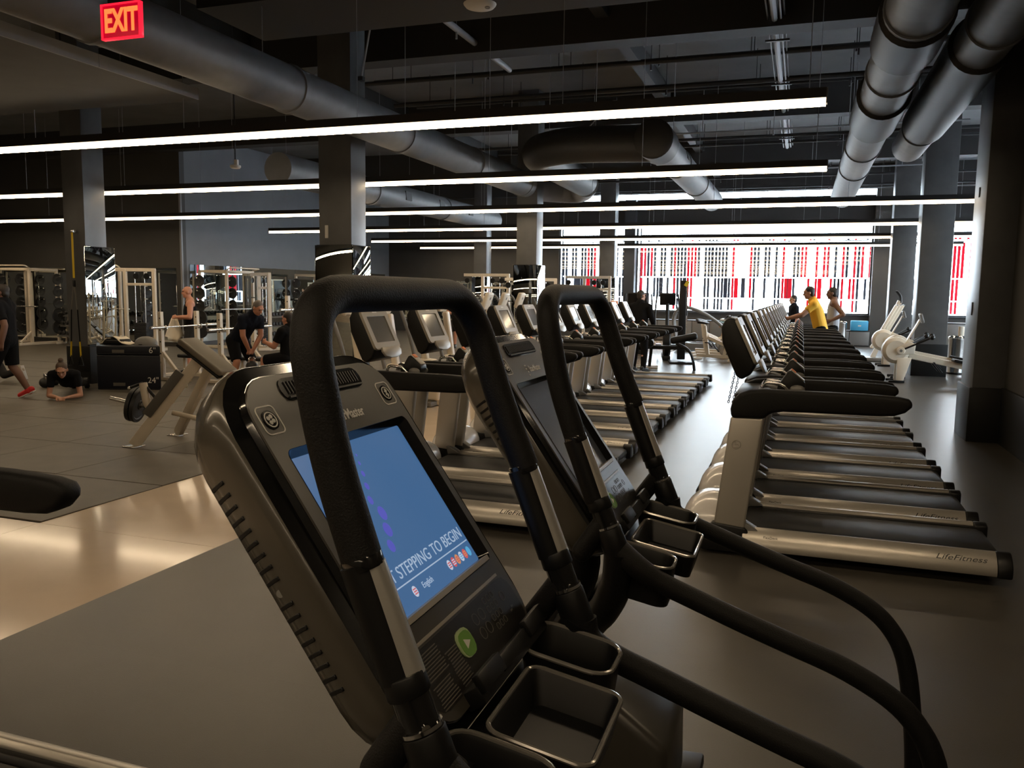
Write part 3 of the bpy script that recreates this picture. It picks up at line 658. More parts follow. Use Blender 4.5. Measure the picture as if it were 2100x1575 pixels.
    bd = MB(); bd.prism([(a, .017-b_) for a, b_ in rrect(.075, .012, .003, 2)], Q, .012, .0132); bd.build('badge', 'label', c)
    ld = MB(); ld.prism([(-.14, .325), (.14, .325), (.16, .36), (.13, .405), (.05, .42), (-.05, .42), (-.13, .405), (-.16, .36)], Q, .014, .032); ld.build('reading_ledge', 'bezel', c, .006)
    p = MB(); p.xz([(-.44, 1.08), (-.43, 1.13), (-.365, 1.235), (-.345, 1.24), (-.255, 1.165), (-.25, 1.13), (-.30, 1.06)], -.055, .055); p = p.build('control_pod', 'black', t, .012)
    q = MB(); q.bar((-.35, 0, 1.243), (-.258, 0, 1.170), .085, .010); q.build('pod_panel', 'bezel', p, .003)
    q = MB(); q.bar((-.345, 0, 1.2455), (-.315, 0, 1.2217), .055, .010); q.build('stop_key', 'orange', p, .003)
    for s in (-1, 1):
        g_ = MB(); g_.tube(fil([(-.54, s*.09, 1.08), (-.52, s*.09, 1.155), (-.40, s*.09, 1.15), (-.35, s*.09, 1.10)], .03), .011, 10); g_.build('pulse_bar', 'chrome', t)
        g_ = MB(); g_.ball((-.30, s*.075, 1.115), (.05, .026, .03)); g_.build('speed_toggle', 'silver_d', t)
    text('lettering', 'LifeFitness', 'ink', .050, t, (.70, -.4325, .1585), rot=(math.radians(48.5), 0, 0), shear=.35, sx=1.35, ext=.0004)
    text('lettering', 'FlexDeck', 'ink', .024, t, (-.42, -.4325, .1585), rot=(math.radians(48.5), 0, 0), ext=.0004)
    return t
GR = 'treadmills in the row beside the right wall'; GL = 'treadmills in the row beside the concrete path'
NR = 14
t0 = treadmill('x', .30, 6.01, GR)
def lab(side, i, n):
    where = 'right-hand row under the black-sleeved duct' if side else 'left-hand row along the concrete path'
    if i == 0: return 'nearest treadmill of the %s, closest to the steppers' % where
    if i == n-1: return 'farthest treadmill of the %s, nearest the windows' % where
    return '%s treadmill from the steppers in the %s' % (ORD[i], where)
t0['label'] = lab(1, 0, NR)
for i in range(1, NR): copy_tree(t0, (.30, 6.01+1.01*i, 0), label=lab(1, i, NR))
for i in range(11):
    c = copy_tree(t0, (-2.57, 5.97+1.012*i, 0), label=lab(0, i, 11)); c['group'] = GL
c = copy_tree(t0, (-2.57, 1.62, 0), label='lone treadmill whose black handrail end juts in left of the blue screen'); c['group'] = GL
t = thing('cable_chain', 'black link chain hanging from the nearest right-hand treadmill console', 'chain', (-.47, 6.0, 0))
lk = MB().tube([(.006*math.cos(a*.785), 0, .010*math.sin(a*.785)) for a in range(8)], .0028, 5, closed=True).mesh('link', 'black')
for s in (0, 1):
    for k in range(16):
        z = 1.26-k*.017; inst('link', lk, t, (.062-.003*k+.03*s, -.05, z), (0, .2, 0 if k % 2 else math.pi/2))
# ---------------------------------------------------------------- free-weight area
def WH(t, pts, w=.075, h=.075, name='frame_tube', m='white', bev=.006):
    """white box-section tubes, each its own part"""
    for p, q in pts:
        b = MB(); b.bar(p, q, w, h); b.build(name, m, t, bev, 1)
# chest-supported row bench (A-frame) in front of the soft boxes
t = thing('row_bench', 'white chest-supported row bench with a grey pad left of the steppers', 'bench', (-6.5, 7.45, 0))
o = V((-6.5, 7.45, 0)); L = lambda x, y, z: V((x, y, z))-o
for p, q in ((L(-6.86, 7.09, .02), L(-6.27, 7.47, .96)), (L(-6.94, 7.86, .02), L(-6.18, 7.56, .90))):
    b = MB(); b.bar(p, q, .055, .125); b.build('leg', 'white', t, .008); b = MB(); b.box((p.x, p.y, .012), (.17, .17, .018)); b.build('foot_plate', 'steel', t, .004)
b = MB(); b.bar(L(-6.72, 7.145, .36), L(-6.42, 7.34, .83), .064, .10); b.build('name_plate', 'label_d', t, .003)
b = MB(); b.box((0, 0, 0), (.66, .30, .075)); b.build('pad', 'vinyl_g', t, .03, 3, loc=L(-6.18, 7.5, 1.0), rot=(0, .56, 0))
b = MB(); b.box((0, 0, 0), (.64, .29, .03)); b.build('pad_board', 'vinyl', t, .008, loc=L(-6.205, 7.5, .955), rot=(0, .56, 0))
b = MB(); b.tube(spl([L(-6.05, 7.5, .90), L(-5.93, 7.48, .82), L(-5.86, 7.44, .66), L(-5.80, 7.4, .35), L(-5.78, 7.4, .03)], 5), .04, 12); b.build('front_leg', 'white', t)
b = MB(); b.tube(fil([L(-6.88, 7.28, .69), L(-6.80, 7.26, .40), L(-6.70, 7.45, .40), L(-6.72, 7.62, .74)], .12, 6), .045, 14); b.build('yoke', 'white', t)
for p, q in ((L(-6.88, 7.28, .69), L(-6.98, 7.18, .64)), (L(-6.88, 7.28, .69), L(-6.70, 7.30, .50)), (L(-6.72, 7.62, .74), L(-6.60, 7.62, .82)), (L(-6.72, 7.62, .72), L(-6.55, 7.58, .64))):
    b = MB(); b.cyl(p, q, .017, n=10); b.build('hand_grip', 'black', t); b = MB(); b.ball(q, .02); b.build('grip_end', 'steel', t)
b = MB(); b.cyl(L(-7.32, 7.245, .504), L(-6.78, 7.433, .376), .024, n=14); b.build('load_peg', 'steel', t)
b = MB(); b.cyl(L(-6.66, 7.475, .346), L(-6.25, 7.617, .248), .028, n=14); b.build('load_peg', 'white', t)
def plate_mesh(r=.225, th=.045):
    return MB().lathe([(0, -.012), (.03, -.012), (.032, -th/2), (.05, -th/2), (.055, -.012), (r*.78, -.012), (r*.84, -th/2), (r, -th/2), (r+.004, 0), (r, th/2), (r*.84, th/2), (r*.78, .012), (.055, .012), (.05, th/2), (.032, th/2), (.03, .012), (0, .012)], n=28, axis='x').mesh('weight_plate', 'plate', ang=30)
PL = plate_mesh(); PLs = plate_mesh(.165, .035); PLm = plate_mesh(.2, .042)
def plate(label, loc, rz, me=PL, group=None):
    o = bpy.data.objects.new('weight_plate', me); COL.objects.link(o); o.location = loc; o.rotation_euler = rz if hasattr(rz, '__len__') else (0, 0, rz); return tag(o, label, 'weight plate', group)
ang = (0, .222, .335)
plate('round black plate loaded on the white row bench', (-7.015, 7.35, .431), ang, PLm)
plate('second round black plate tight behind the first on the row bench', (-7.066, 7.332, .443), ang, PLm)
# bench-press racks with barbells lying along the room
def barbell(label, loc, rz, plates=0, L=2.2):
    t = thing('barbell', label, 'barbell', loc, rz, None)
    MB().cyl((-L/2+.4, 0, 0), (L/2-.4, 0, 0), .015, n=12).build('shaft', 'steel', t)
    for s in (-1, 1):
        MB().cyl((s*(L/2-.42), 0, 0), (s*L/2, 0, 0), .026, n=14).build('sleeve', 'steel', t); MB().cyl((s*(L/2-.44), 0, 0), (s*(L/2-.415), 0, 0), .038, n=14).build('collar', 'steel', t)
        for k in range(plates): inst('loaded_plate', PL, t, (s*(L/2-.38+.05*k), 0, 0))
    return t
def press_rack(label, loc, rz, hz=1.3, sp=.98, flat=True):
    t = thing('press_rack', label, 'weight rack', loc, rz)      # local x along the bar, y towards the lifter
    for s in (-1, 1):
        x = s*sp/2
        WH(t, [((x, 0, .05), (x, -.02, hz))], .08, .08, 'upright'); b = MB()
        for k in range(4): b.cyl((x-.045, -.0, hz-.12-.22*k), (x+.045, 0, hz-.12-.22*k), .014, n=8)
        tag(b.build('adjust_holes', 'black', t), kind='stuff')
        WH(t, [((x, .0, .55), (x, .45, .05))], .06, .06, 'brace'); WH(t, [((x, -.28, .04), (x, .62, .04))], .08, .06, 'foot')
        b = MB(); b.tube(fil([(x, 0, hz-.33), (x, .10, hz-.33), (x, .10, hz-.25)], .03), .018, 8); b.build('bar_hook', 'steel', t)
        b = MB(); b.cyl((x-s*.02, -.02, .35), (x+s*.22, -.02, .35), .024, n=10); b.build('plate_peg', 'steel', t)
    WH(t, [((-sp/2, -.05, .10), (sp/2, -.05, .10)), ((0, -.05, .09), (0, 1.2, .09))], .07, .06, 'crossmember')
    for y in (.1, 1.1): WH(t, [((0, y, .1), (0, y, .42))], .06, .06, 'post')
    if flat: MB().box((0, .62, .45), (.28, 1.2, .07)).build('bench_pad', 'vinyl', t, .025, 3)
    else:
        MB().box((0, .85, .45), (.28, .5, .07)).build('seat_pad', 'vinyl', t, .025, 3); MB().box((0, .38, .78), (.28, .8, .07), (-.75, 0, 0)).build('back_pad', 'vinyl', t, .025, 3)
    return t
press_rack('cream bench-press rack behind the stack of soft boxes', (-11.32, 12.98, 0), -math.pi/2-.0, 1.30)
barbell('empty barbell on the cream rack behind the soft boxes', (-11.22, 13.05, 1.02), math.pi/2+.12)
press_rack('cream bench-press rack just left of the bending man', (-9.98, 12.98, 0), -math.pi/2, 1.30)
barbell('empty barbell on the rack just left of the bending man', (-9.88, 12.95, 1.02), math.pi/2+.12)
press_rack('taller cream incline rack behind the bending man', (-9.9, 15.0, 0), -math.pi/2, 1.62, 1.0, False)
barbell('barbell at head height on the incline rack behind the bending man', (-9.8, 15.0, 1.34), math.pi/2+.1)
# soft plyometric boxes by the strap column, with things left on top
def soft_box(label, z0, h, num, sh):
    t = thing('plyo_box', label, 'box', (-11.0, 11.35, z0), 0)
    q = [(-.86, .12), (-.26, -.46), (.72, -.06), (.12, .52)]
    MB().xy(q, 0, h).build('cover', 'navy_vinyl', t, .02, 3)
    a = V((-.26, -.46, 0)); b_ = V((.72, -.06, 0)); d = (b_-a).normalized(); nrm = V((d.y, -d.x, 0)); ry = math.atan2(d.y, d.x)
    text('lettering', num, 'label', .14, t, a+d*.93+nrm*.004+V((0, 0, h-.075 if h < .3 else .17)), rot=(math.pi/2, 0, ry))
    bx = MB(); bx.box((0, 0, 0), (.2, .003, .055)); bx.build('sewn_patch', 'label_d', t, loc=a+d*.36+nrm*.003+V((0, 0, .10 if h > .3 else h*.4)), rot=(0, 0, ry))
    for zz in (.02, h-.02):
        s_ = MB(); s_.bar(a+nrm*.003+V((0, 0, zz)), b_+nrm*.003+V((0, 0, zz)), .004, .006); s_.build('seam', 'ink', t)
    return t
soft_box('dark soft box marked 24 inches standing beside the strap column', 0, .60, '24"', 0)
soft_box('thin dark soft box marked 6 inches lying on the taller box', .602, .155, '6"', 0)
t = thing('gym_bag', 'flat dark bag under a white towel on the soft boxes', 'bag', (-11.22, 11.3, .757)); MB().box((0, 0, .05), (.44, .24, .10)).build('body', 'vinyl', t, .035, 3); MB().tube(spl([(-.12, -.1, .09), (-.06, -.13, .13), (.06, -.13, .13), (.12, -.1, .09)], 4), .009, 8).build('strap', 'black', t)
n = 10; b = MB(); vs = []
for i in range(n+1):
    for j in range(7):
        u = (i/n-.5)*.56; v = (j/6-.5)*.26; vs.append((u, v, .112*math.exp(-(u/.19)**4)+.012*math.sin(u*30+j)+.012))
b.add(vs, [(i*7+j, (i+1)*7+j, (i+1)*7+j+1, i*7+j+1) for i in range(n) for j in range(6)])
tw = b.build('towel', 'towel', None, loc=(-11.2, 11.3, .765)); tw.modifiers.new('thick', 'SOLIDIFY').thickness = .012; tag(tw, 'crumpled white towel draped over the bag on the boxes', 'towel')
t = thing('helmet_ball', 'low dark grey pad lying on the soft boxes beside the towel', 'pad', (-10.72, 11.45, .757)); dome(MB(), (0, 0, 0), (.20, .14, .15)).build('shell', 'silver_d', t); MB().tube([(.19*math.cos(a*.5236), .135*math.sin(a*.5236), .012) for a in range(12)], .011, 6, closed=True).build('rim', 'black', t)
# suspension straps on the column
t = thing('suspension_trainer', 'yellow and grey suspension straps hanging on the dark left column', 'straps', (-12.24, 11.42, 2.72))
MB().box((0, .03, 0), (.06, .09, .05)).build('anchor', 'steel', t, .008)
MB().box((.0, -.01, -.42), (.045, .008, .80)).build('main_strap', 'yellow', t, .003)
MB().box((.0, -.012, -.92), (.05, .025, .12)).build('buckle', 'black', t, .006)
for s in (-1, 1):
    b = MB(); b.bar((s*.012, -.015, -.97), (s*.07, -.03, -1.38), .024, .006); b.build('side_strap', 'grey_strap', t)
    b = MB(); b.bar((s*.07, -.03, -1.38), (s*.10, -.035, -1.95), .022, .006); b.build('lower_strap', 'black', t)
    b = MB(); b.bar((s*.10, -.035, -1.95), (s*.115, -.04, -2.22), .030, .007); b.build('handle_strap', 'yellow', t)
    b = MB(); b.tube(fil([(s*.115, -.04, -2.20), (s*.115-.06, -.05, -2.38), (s*.115+.06, -.05, -2.38), (s*.115, -.04, -2.20)], .02), .012, 8); b.build('foot_loop', 'black', t)
def kettlebell(label, loc, r=.09, group=None):
    t = thing('kettlebell', label, 'kettlebell', loc, random.uniform(-.6, .6), group)
    MB().ball((0, 0, r*.92), (r, r, r*.92), 16, 10).build('bell', 'plate', t); MB().tube(fil([(-r*.55, 0, r*1.55), (-r*.62, 0, r*2.35), (r*.62, 0, r*2.35), (r*.55, 0, r*1.55)], r*.5), r*.17, 10).build('handle', 'chrome', t)
    return t
for i, (x, y) in enumerate(((-12.42, 11.05), (-12.12, 11.02), (-11.85, 10.98), (-12.28, 10.75))):
    kettlebell('black kettlebell %s at the foot of the strap column' % ('farthest left', 'second from the left', 'nearest the soft box', 'standing alone in front')[i], (x, y, 0), .10)
# tall racks along the mirrored walls
def power_rack(label, loc, rz, w=1.25, d=.95, h=2.28, group=None):
    t = thing('power_rack', label, 'weight rack', loc, rz, group)
    for x in (-w/2, w/2):
        for y in (-d/2, d/2): WH(t, [((x, y, .03), (x, y, h))], .075, .075, 'upright')
        WH(t, [((x, -d/2-.45, .05), (x, d/2+.1, .05))], .09, .08, 'foot'); WH(t, [((x, -d/2, h-.04), (x, d/2, h-.04))], .075, .075, 'top_beam')
        WH(t, [((x, -d/2-.38, .10), (x, -d/2, .42))], .05, .05, 'gusset')
        for k in range(5):
            b = MB(); sx = 1 if x > 0 else -1; b.cyl((x, d/2-.1, .55+.36*k), (x+sx*.26, d/2-.1, .60+.36*k), .022, n=8); b.build('plate_peg', 'steel', t)
            inst('hung_plate', PL if k < 2 else PLs, t, (x+sx*.13, d/2-.1, .52+.36*k))
    for y in (-d/2, d/2): WH(t, [((-w/2, y, h-.04), (w/2, y, h-.04))], .075, .075, 'top_beam')
    b = MB(); b.tube(fil([(-w/2, -d/2, h), (-w/2-.1, -d/2-.2, h+.06), (w/2+.1, -d/2-.2, h+.06), (w/2, -d/2, h)], .1), .022, 8); b.build('pull_up_bar', 'white', t)
    MB().cyl((-w/2-.35, -d/2-.06, 1.15), (w/2+.35, -d/2-.06, 1.15), .015, n=10).build('rack_bar', 'steel', t)
    return t
power_rack('tall cream power rack just left of the strap column', (-22.1, 18.9, 0), 0)
power_rack('tall cream power rack at the far left edge behind the walking man', (-24.4, 18.9, 0), 0)
power_rack('tall cream power rack hung with plates behind the soft boxes', (-18.4, 18.6, 0), 0, 1.2)
power_rack('tall cream power rack against the slate wall, just left of the bending man', (-16.2, 20.6, 0), math.pi/2, 1.2)
power_rack('tall cream power rack against the slate wall, partly hidden by the mirrored column', (-16.2, 25.5, 0), math.pi/2, 1.2)
def cable_tower(label, loc, rz, h=2.3):
    t = thing('cable_tower', label, 'cable machine', loc, rz)
    for s in (-1, 1):
        WH(t, [((s*.42, 0, 0), (s*.42, 0, h))], .09, .09, 'upright'); b = MB(); b.cyl((s*.14, 0, .1), (s*.14, 0, h-.1), .014, n=8); b.build('guide_rod', 'steel', t)
    WH(t, [((-1.05, 0, h-.03), (.46, 0, h-.03))], .08, .09, 'top_beam'); WH(t, [((-.5, -.35, .05), (-.5, .5, .05)), ((.42, -.35, .05), (.42, .5, .05)), ((-.5, 0, .05), (.42, 0, .05))], .08, .08, 'foot')
    WH(t, [((-.42, 0, h-.42), (.42, 0, h-.42))], .05, .07, 'brace')
    sm = MB().box((0, 0, 0), (.36, .12, .042)).mesh('stack_weight', 'plate', .004, 1)
    for k in range(14): inst('stack_weight', sm, t, (0, 0, .16+.047*k))
    for x in (-.95, -.1, .2):
        b = MB(); b.lathe([(0, -.02), (.075, -.02), (.085, 0), (.075, .02), (0, .02)], (x, 0, h-.2), 16, 'y'); b.build('pulley', 'black', t)
    b = MB(); b.cyl((-.95, 0, h-.2), (-.95, 0, 1.5), .005, n=6); b.build('cable', 'black', t); b = MB(); b.cyl((-1.12, 0, 1.49), (-.78, 0, 1.49), .015, n=8); b.build('pull_handle', 'black', t)
    return t
cable_tower('cream cable machine with a long top beam left of the mirrored far column', (-9.0, 24.2, 0), 0)
cable_tower('cream cable machine just right of the mirrored far column', (-7.15, 23.0, 0), .3, 2.15)
cable_tower('cream cable tower between the plate-hung rack and the wall corner', (-17.0, 18.0, 0), .2, 2.25)
cable_tower('cream cable tower by the slate wall just right of the bending man', (-14.6, 20.2, 0), -.6, 2.2)
cable_tower('cream cable tower in front of the window post left of the seated jacket man', (-6.4, 26.8, 0), .1, 2.3)
# dumbbell racks and dumbbells
DBm = [MB().cyl((-.06, 0, 0), (.06, 0, 0), .015, n=8).mesh('handle', 'chrome'), MB().lathe([(0, -.04), (.045, -.04), (.055, -.03), (.055, .03), (.045, .04), (0, .04)], n=12, axis='x').mesh('weight_head', 'plate')]
def dumbbell_rack(label, dl, loc, rz, nper, group):
    t = thing('dumbbell_rack', label, 'rack', loc, rz); W = nper*.17
    for s in (-1, 1): WH(t, [((s*W/2, .1, 0), (s*W/2, .25, .95)), ((s*W/2, -.25, .04), (s*W/2, .3, .04))], .06, .06, 'side_frame')
    Rm = Matrix.Rotation(rz, 3, 'Z')
    for k in range(3):
        z = .28+.30*k; y = -.12+.12*k
        MB().box((0, y, z), (W, .22, .03), (.3, 0, 0)).build('shelf', 'silver_d', t)
        for i in range(nper):
            d = thing('dumbbell', dl, 'dumbbell', V(loc)+Rm@V((-W/2+.085+i*.17, y, z+.075)), rz+math.pi/2, group)
            inst('handle', DBm[0], d)
            for s in (-1, 1): inst('weight_head', DBm[1], d, (s*.09, 0, 0))
dumbbell_rack('long low dumbbell rack along the slate mirrored wall', 'black dumbbell on the low rack by the slate mirrored wall', (-15.9, 22.9, 0), math.pi/2, 16, 'dumbbells by the slate wall')
dumbbell_rack('low dumbbell rack under the mirrors of the far left wall', 'black dumbbell on the rack under the far left mirrors', (-20.2, 19.3, 0), 0, 12, 'dumbbells under the far left mirrors')
# ---------------------------------------------------------------- cardio machines behind
def cross_trainer(label, loc, rz):
    t = thing('cross_trainer', label, 'exercise machine', loc, rz, 'cream cross trainers')
    b = MB(); b.box((0, 0, .06), (1.5, .18, .10)); b.build('base_frame', 'white', t, .02); b = MB(); b.box((-.65, 0, .04), (.1, .62, .07)); b.box((.68, 0, .04), (.1, .62, .07)); b.build('foot_bar', 'silver_d', t, .01)
    b = MB(); b.xz([(-.75, .08), (-.2, .08), (-.22, .5), (-.4, .72), (-.62, .7), (-.76, .45)], -.15, .15); b.build('flywheel_cover', 'white', t, .04, 3)
    WH(t, [((-.48, 0, .6), (-.36, 0, 1.42))], .11, .10, 'mast', bev=.02)
    c = MB(); c.box((0, 0, 0), (.09, .30, .34)); c = c.build('console', 'white', t, .035, 3, loc=(-.33, 0, 1.58), rot=(0, -.35, 0))
    b = MB(); b.box((.047, 0, .03), (.01, .20, .17)); b.build('screen', 'screen_off', c); b = MB(); b.cyl((-.047, 0, .06), (-.04, 0, .06), .03, n=12); b.build('vent', 'silver_d', c)
    for s in (-1, 1):
        b = MB(); b.tube(spl([(-.42, s*.20, .55), (-.34, s*.26, 1.0), (-.22, s*.27, 1.35), (-.10, s*.26, 1.62), (-.02, s*.25, 1.70)], 5), [.028]*12+[.024]*9, 10); b.build('swing_arm', 'silver_d', t)
        b = MB(); b.bar((-.40, s*.2, .42), (.5, s*.15, .26), .05, .05); b.build('pedal_link', 'white', t, .01); b = MB(); b.box((.22, s*.16, .36), (.38, .16, .05), (0, .15, 0)); b.build('pedal', 'black', t, .015)
    return t
for i, y in enumerate((9.6, 10.6, 11.6, 12.6, 13.6, 14.6, 15.5, 16.5)):
    cross_trainer('%s cream cross trainer from the row bench, on the far side of the concrete path' % ORD[i], (-5.92, y, 0), math.pi)
def spin_bike(label, loc, rz):
    t = thing('spin_bike', label, 'exercise bike', loc, rz, 'cream spin bikes')
    WH(t, [((-.5, 0, .12), (.5, 0, .12)), ((-.18, 0, .15), (-.30, 0, .92)), ((.30, 0, .15), (.48, 0, .98)), ((-.2, 0, .62), (.34, 0, .42)), ((.40, 0, .70), (.58, 0, .08))], .06, .09, 'frame_tube')
    for x in (-.5, .55): b = MB(); b.box((x, 0, .04), (.09, .52, .06)); b.build('foot_bar', 'white', t, .01)
    b = MB(); b.lathe([(0, -.02), (.2, -.02), (.225, -.012), (.225, .012), (.2, .02), (0, .02)], (.36, 0, .34), 24, 'y'); b.build('flywheel', 'steel', t)
    b = MB(); b.xz([(-.22, 0), (.05, -.02), (.1, .02), (-.05, .05), (-.2, .07)], -.08, .08); b.build('saddle', 'vinyl', t, .02, 3, loc=(-.28, 0, .98))
    b = MB(); b.tube(fil([(.75, -.2, 1.12), (.45, -.2, 1.06), (.45, .2, 1.06), (.75, .2, 1.12)], .08), .016, 8); b.build('handlebar', 'black', t); b = MB(); b.box((.5, 0, 1.12), (.10, .16, .07), (0, -.5, 0)); b.build('console', 'black', t, .01)
    for s in (-1, 1): b = MB(); b.bar((-.02, s*.07, .36), (-.02+s*.12, s*.09, .36-s*.12), .02, .03); b.box((-.02+s*.12, s*.15, .36-s*.12), (.1, .09, .025)); b.build('crank', 'black', t)
    return t
for i, (x, y) in enumerate(((-2.15, 22.6), (-2.3, 23.7), (-2.45, 24.8))): spin_bike('%s cream spin bike from the camera, beyond the left treadmills' % ORD[i], (x, y, 0), -.35)
def elliptical(label, loc, rz):
    t = thing('elliptical', label, 'exercise machine', loc, rz, 'black ellipticals')
    b = MB(); b.box((0, 0, .07), (1.7, .2, .12)); b.build('base_frame', 'black', t, .02); b = MB(); b.lathe([(0, -.1), (.36, -.1), (.4, -.06), (.4, .06), (.36, .1), (0, .1)], (-.55, 0, .5), 24, 'y'); b.build('drive_housing', 'black', t)
    b = MB(); b.tube(spl([(-.45, 0, .6), (-.32, 0, 1.1), (-.28, 0, 1.5)], 5), .05, 10); b.build('mast', 'black', t); b = MB(); b.box((0, 0, 0), (.08, .42, .34)); c = b.build('console', 'black', t, .02, 2, loc=(-.25, 0, 1.62), rot=(0, -.4, 0)); b = MB(); b.box((.043, 0, .02), (.006, .32, .22)); b.build('screen', 'screen_off', c)
    for s in (-1, 1):
        b = MB(); b.tube(spl([(-.42, s*.3, .55), (-.32, s*.32, 1.05), (-.15, s*.31, 1.4), (-.08, s*.28, 1.75)], 5), .022, 8); b.build('swing_arm', 'black', t); b = MB(); b.tube(spl([(-.5, s*.22, .35), (.1, s*.2, .3), (.8, s*.2, .2)], 4), .03, 8); b.build('pedal_link', 'silver', t); b = MB(); b.box((.2, s*.2, .36), (.4, .16, .05)); b.build('pedal', 'black', t, .015)
    return t
for i, (x, y) in enumerate(((-3.45, 22.7), (-4.3, 22.6), (-4.5, 24.6))): elliptical('%s black elliptical from the camera, beyond the left treadmills' % ORD[i], (x, y, 0), 1.75)
t = thing('back_extension_bench', 'low black bench with curved legs beyond the left treadmills', 'bench', (-2.75, 19.3, 0), .15)
MB().box((0, 0, 0), (.62, .26, .16)).build('pad', 'vinyl', t, .06, 3, loc=(.22, 0, .74), rot=(0, -.22, 0)); MB().box((-.2, 0, .52), (.9, .09, .09)).build('spine', 'black', t, .01)
for y in (-.28, .0, .28): MB().tube(spl([(.05, y*.6, .62), (.32, y, .48), (.44, y, .25), (.48, y, .02)], 5), .028, 8).build('curved_leg', 'black', t)
for s in (-1, 1): MB().lathe([(0, -.05), (.09, -.05), (.1, 0), (.09, .05), (0, .05)], (-.55, s*.18, .62), 16, 'y').build('roller', 'vinyl', t); MB().box((-.6, s*.2, .05), (.5, .08, .06)).build('foot', 'silver', t, .01)
MB().bar((-.55, 0, .05), (-.5, 0, .62), .07, .07).build('post', 'black', t)
t = thing('ski_trainer', 'slim black upright trainer with a yellow-green tag before the windows', 'exercise machine', (-2.85, 21.3, 0), .2)
MB().box((0, 0, 1.1), (.20, .14, 2.0), taper=.8).build('tower', 'black', t, .02); MB().box((0, .0, .03), (.6, .8, .05)).build('base_plate', 'black', t, .01); MB().bar((.11, 0, .6), (.09, 0, 2.05), .02, .04).build('rail', 'steel', t)
MB().box((.08, -.078, 2.02), (.09, .008, .14), (0, .5, 0)).build('tag', 'yellow', t)
for s in (-1, 1): MB().tube(spl([(0, s*.1, 1.95), (.12, s*.16, 1.7), (.1, s*.16, 1.35)], 4), .006, 6).build('cord', 'black', t); MB().cyl((.1, s*.16, 1.36), (.1, s*.16, 1.22), .016, n=8).build('handle', 'black', t)
t = thing('curved_treadmill', 'curved grey treadmill with arched rails near the far windows', 'treadmill', (-2.8, 26.2, 0), .1)
b = MB(); b.xz([(-.85, .10), (-.85, .36), (-.4, .24), (.1, .22), (.6, .30), (.85, .40), (.92, .30), (.85, .10)], -.36, .36); b.build('curved_deck', 'belt', t, .03)
for s in (-1, 1): MB().tube(spl([(-.85, s*.42, .3), (-.95, s*.42, 1.0), (-.7, s*.42, 1.35), (-.1, s*.42, 1.2), (.5, s*.42, .8), (.75, s*.42, .4)], 6), .045, 10).build('arched_rail', 'silver_d', t); MB().box((0, s*.4, .16), (1.8, .06, .22)).build('side_frame', 'silver_d', t, .02)
MB().box((-.85, 0, 1.3), (.05, .4, .28), (0, -.3, 0)).build('console', 'black', t, .02)
# rowing machines by the right-hand column
def rower(label, loc, rz):
    t = thing('rowing_machine', label, 'exercise machine', loc, rz, 'cream rowing machines')
    w_ = MB(); w_.lathe([(0, -.13), (.2, -.13), (.265, -.09), (.275, -.03), (.275, .03), (.265, .09), (.2, .13), (0, .13)], (0, 0, .66), 28, 'y'); w_.build('flywheel_cage', 'white', t, ang=25)
    b = MB(); b.xz([(-.02, .56), (.34, .60), (.36, .80), (.22, .86), (.05, .74)], -.14, .14); b.build('side_cover', 'white', t, .02); b = MB(); b.lathe([(0, 0), (.075, 0), (.085, -.012), (.07, -.03), (0, -.035)], (.08, -.135, .66), 18, 'y'); b.build('hub_cap', 'white', t); b = MB(); b.lathe([(0, -.002), (.03, -.002), (.03, -.006), (0, -.006)], (.08, -.172, .66), 12, 'y'); b.build('hub_badge', 'silver_d', t)
    for s in (-1, 1):
        b = MB(); b.prism([(.02, .52), (.30, .52), (.14, .02), (.02, .02)], lambda u, v, w: V((u, s*.10+s*(.52-v)*.22+w, v)), -.03, .03); b.build('front_leg', 'white', t, .012); b = MB(); b.box((.02, s*.22, .03), (.3, .06, .05)); b.build('foot', 'black', t, .01)
        b = MB(); b.bar((.12, s*.12, .68), (.60, s*.30, .94), .035, .035); b.build('handle_arm', 'black', t); b = MB(); b.ball((.62, s*.305, .95), .05); b.build('handle_knob', 'black', t)
        b = MB(); b.box((.78, s*.16, .34), (.26, .1, .03), (0, .9, 0)); b.build('foot_rest', 'black', t, .008)
    WH(t, [((.25, 0, .56), (2.05, 0, .22))], .10, .12, 'slide_rail'); WH(t, [((2.0, 0, .24), (2.0, 0, .03))], .06, .08, 'rear_leg'); MB().box((2.0, 0, .03), (.1, .5, .05)).build('foot', 'black', t, .01)
    MB().box((1.25, 0, .46), (.34, .32, .06), (0, .18, 0)).build('seat', 'vinyl', t, .02, 3); b = MB(); b.bar((.2, 0, .84), (.42, 0, 1.28), .05, .03); b.build('monitor_arm', 'white', t); b = MB(); b.box((.45, 0, 1.32), (.05, .2, .18), (0, -.3, 0)); b.build('monitor', 'silver_d', t, .01)
    return t
rower('nearest cream rowing machine right of the right-hand treadmills', (1.88, 18.75, 0), .05)
rower('second cream rowing machine, just behind the nearest one', (2.0, 19.75, 0), .05)
rower('third cream rowing machine against the rower column', (2.0, 23.0, 0), .05)
t = thing('upright_climber', 'pale stepped climber with clear panels beside the rower column', 'exercise machine', (2.1, 24.6, 0), 0)
for k in range(3):
    MB().box((.02+.1*k, -.2+.2*k, .95), (.08, .16, 1.3), (0, .45, 0)).build('panel', 'white', t, .02)
    MB().box((.25+.1*k, -.2+.2*k, 1.40), (.05, .14, .34), (0, .45, 0)).build('clear_panel', 'acryl', t, .01)
for s in (-1, 1): MB().tube(spl([(.42, s*.12, 1.6), (.40, s*.12, 1.78), (.30, s*.12, 1.92)], 4), .022, 8).build('grip', 'black', t)
MB().box((0, 0, .06), (1.1, .7, .10)).build('base_frame', 'silver_d', t, .02); MB().bar((-.2, 0, .1), (.4, 0, 1.65), .1, .12).build('mast', 'white', t)
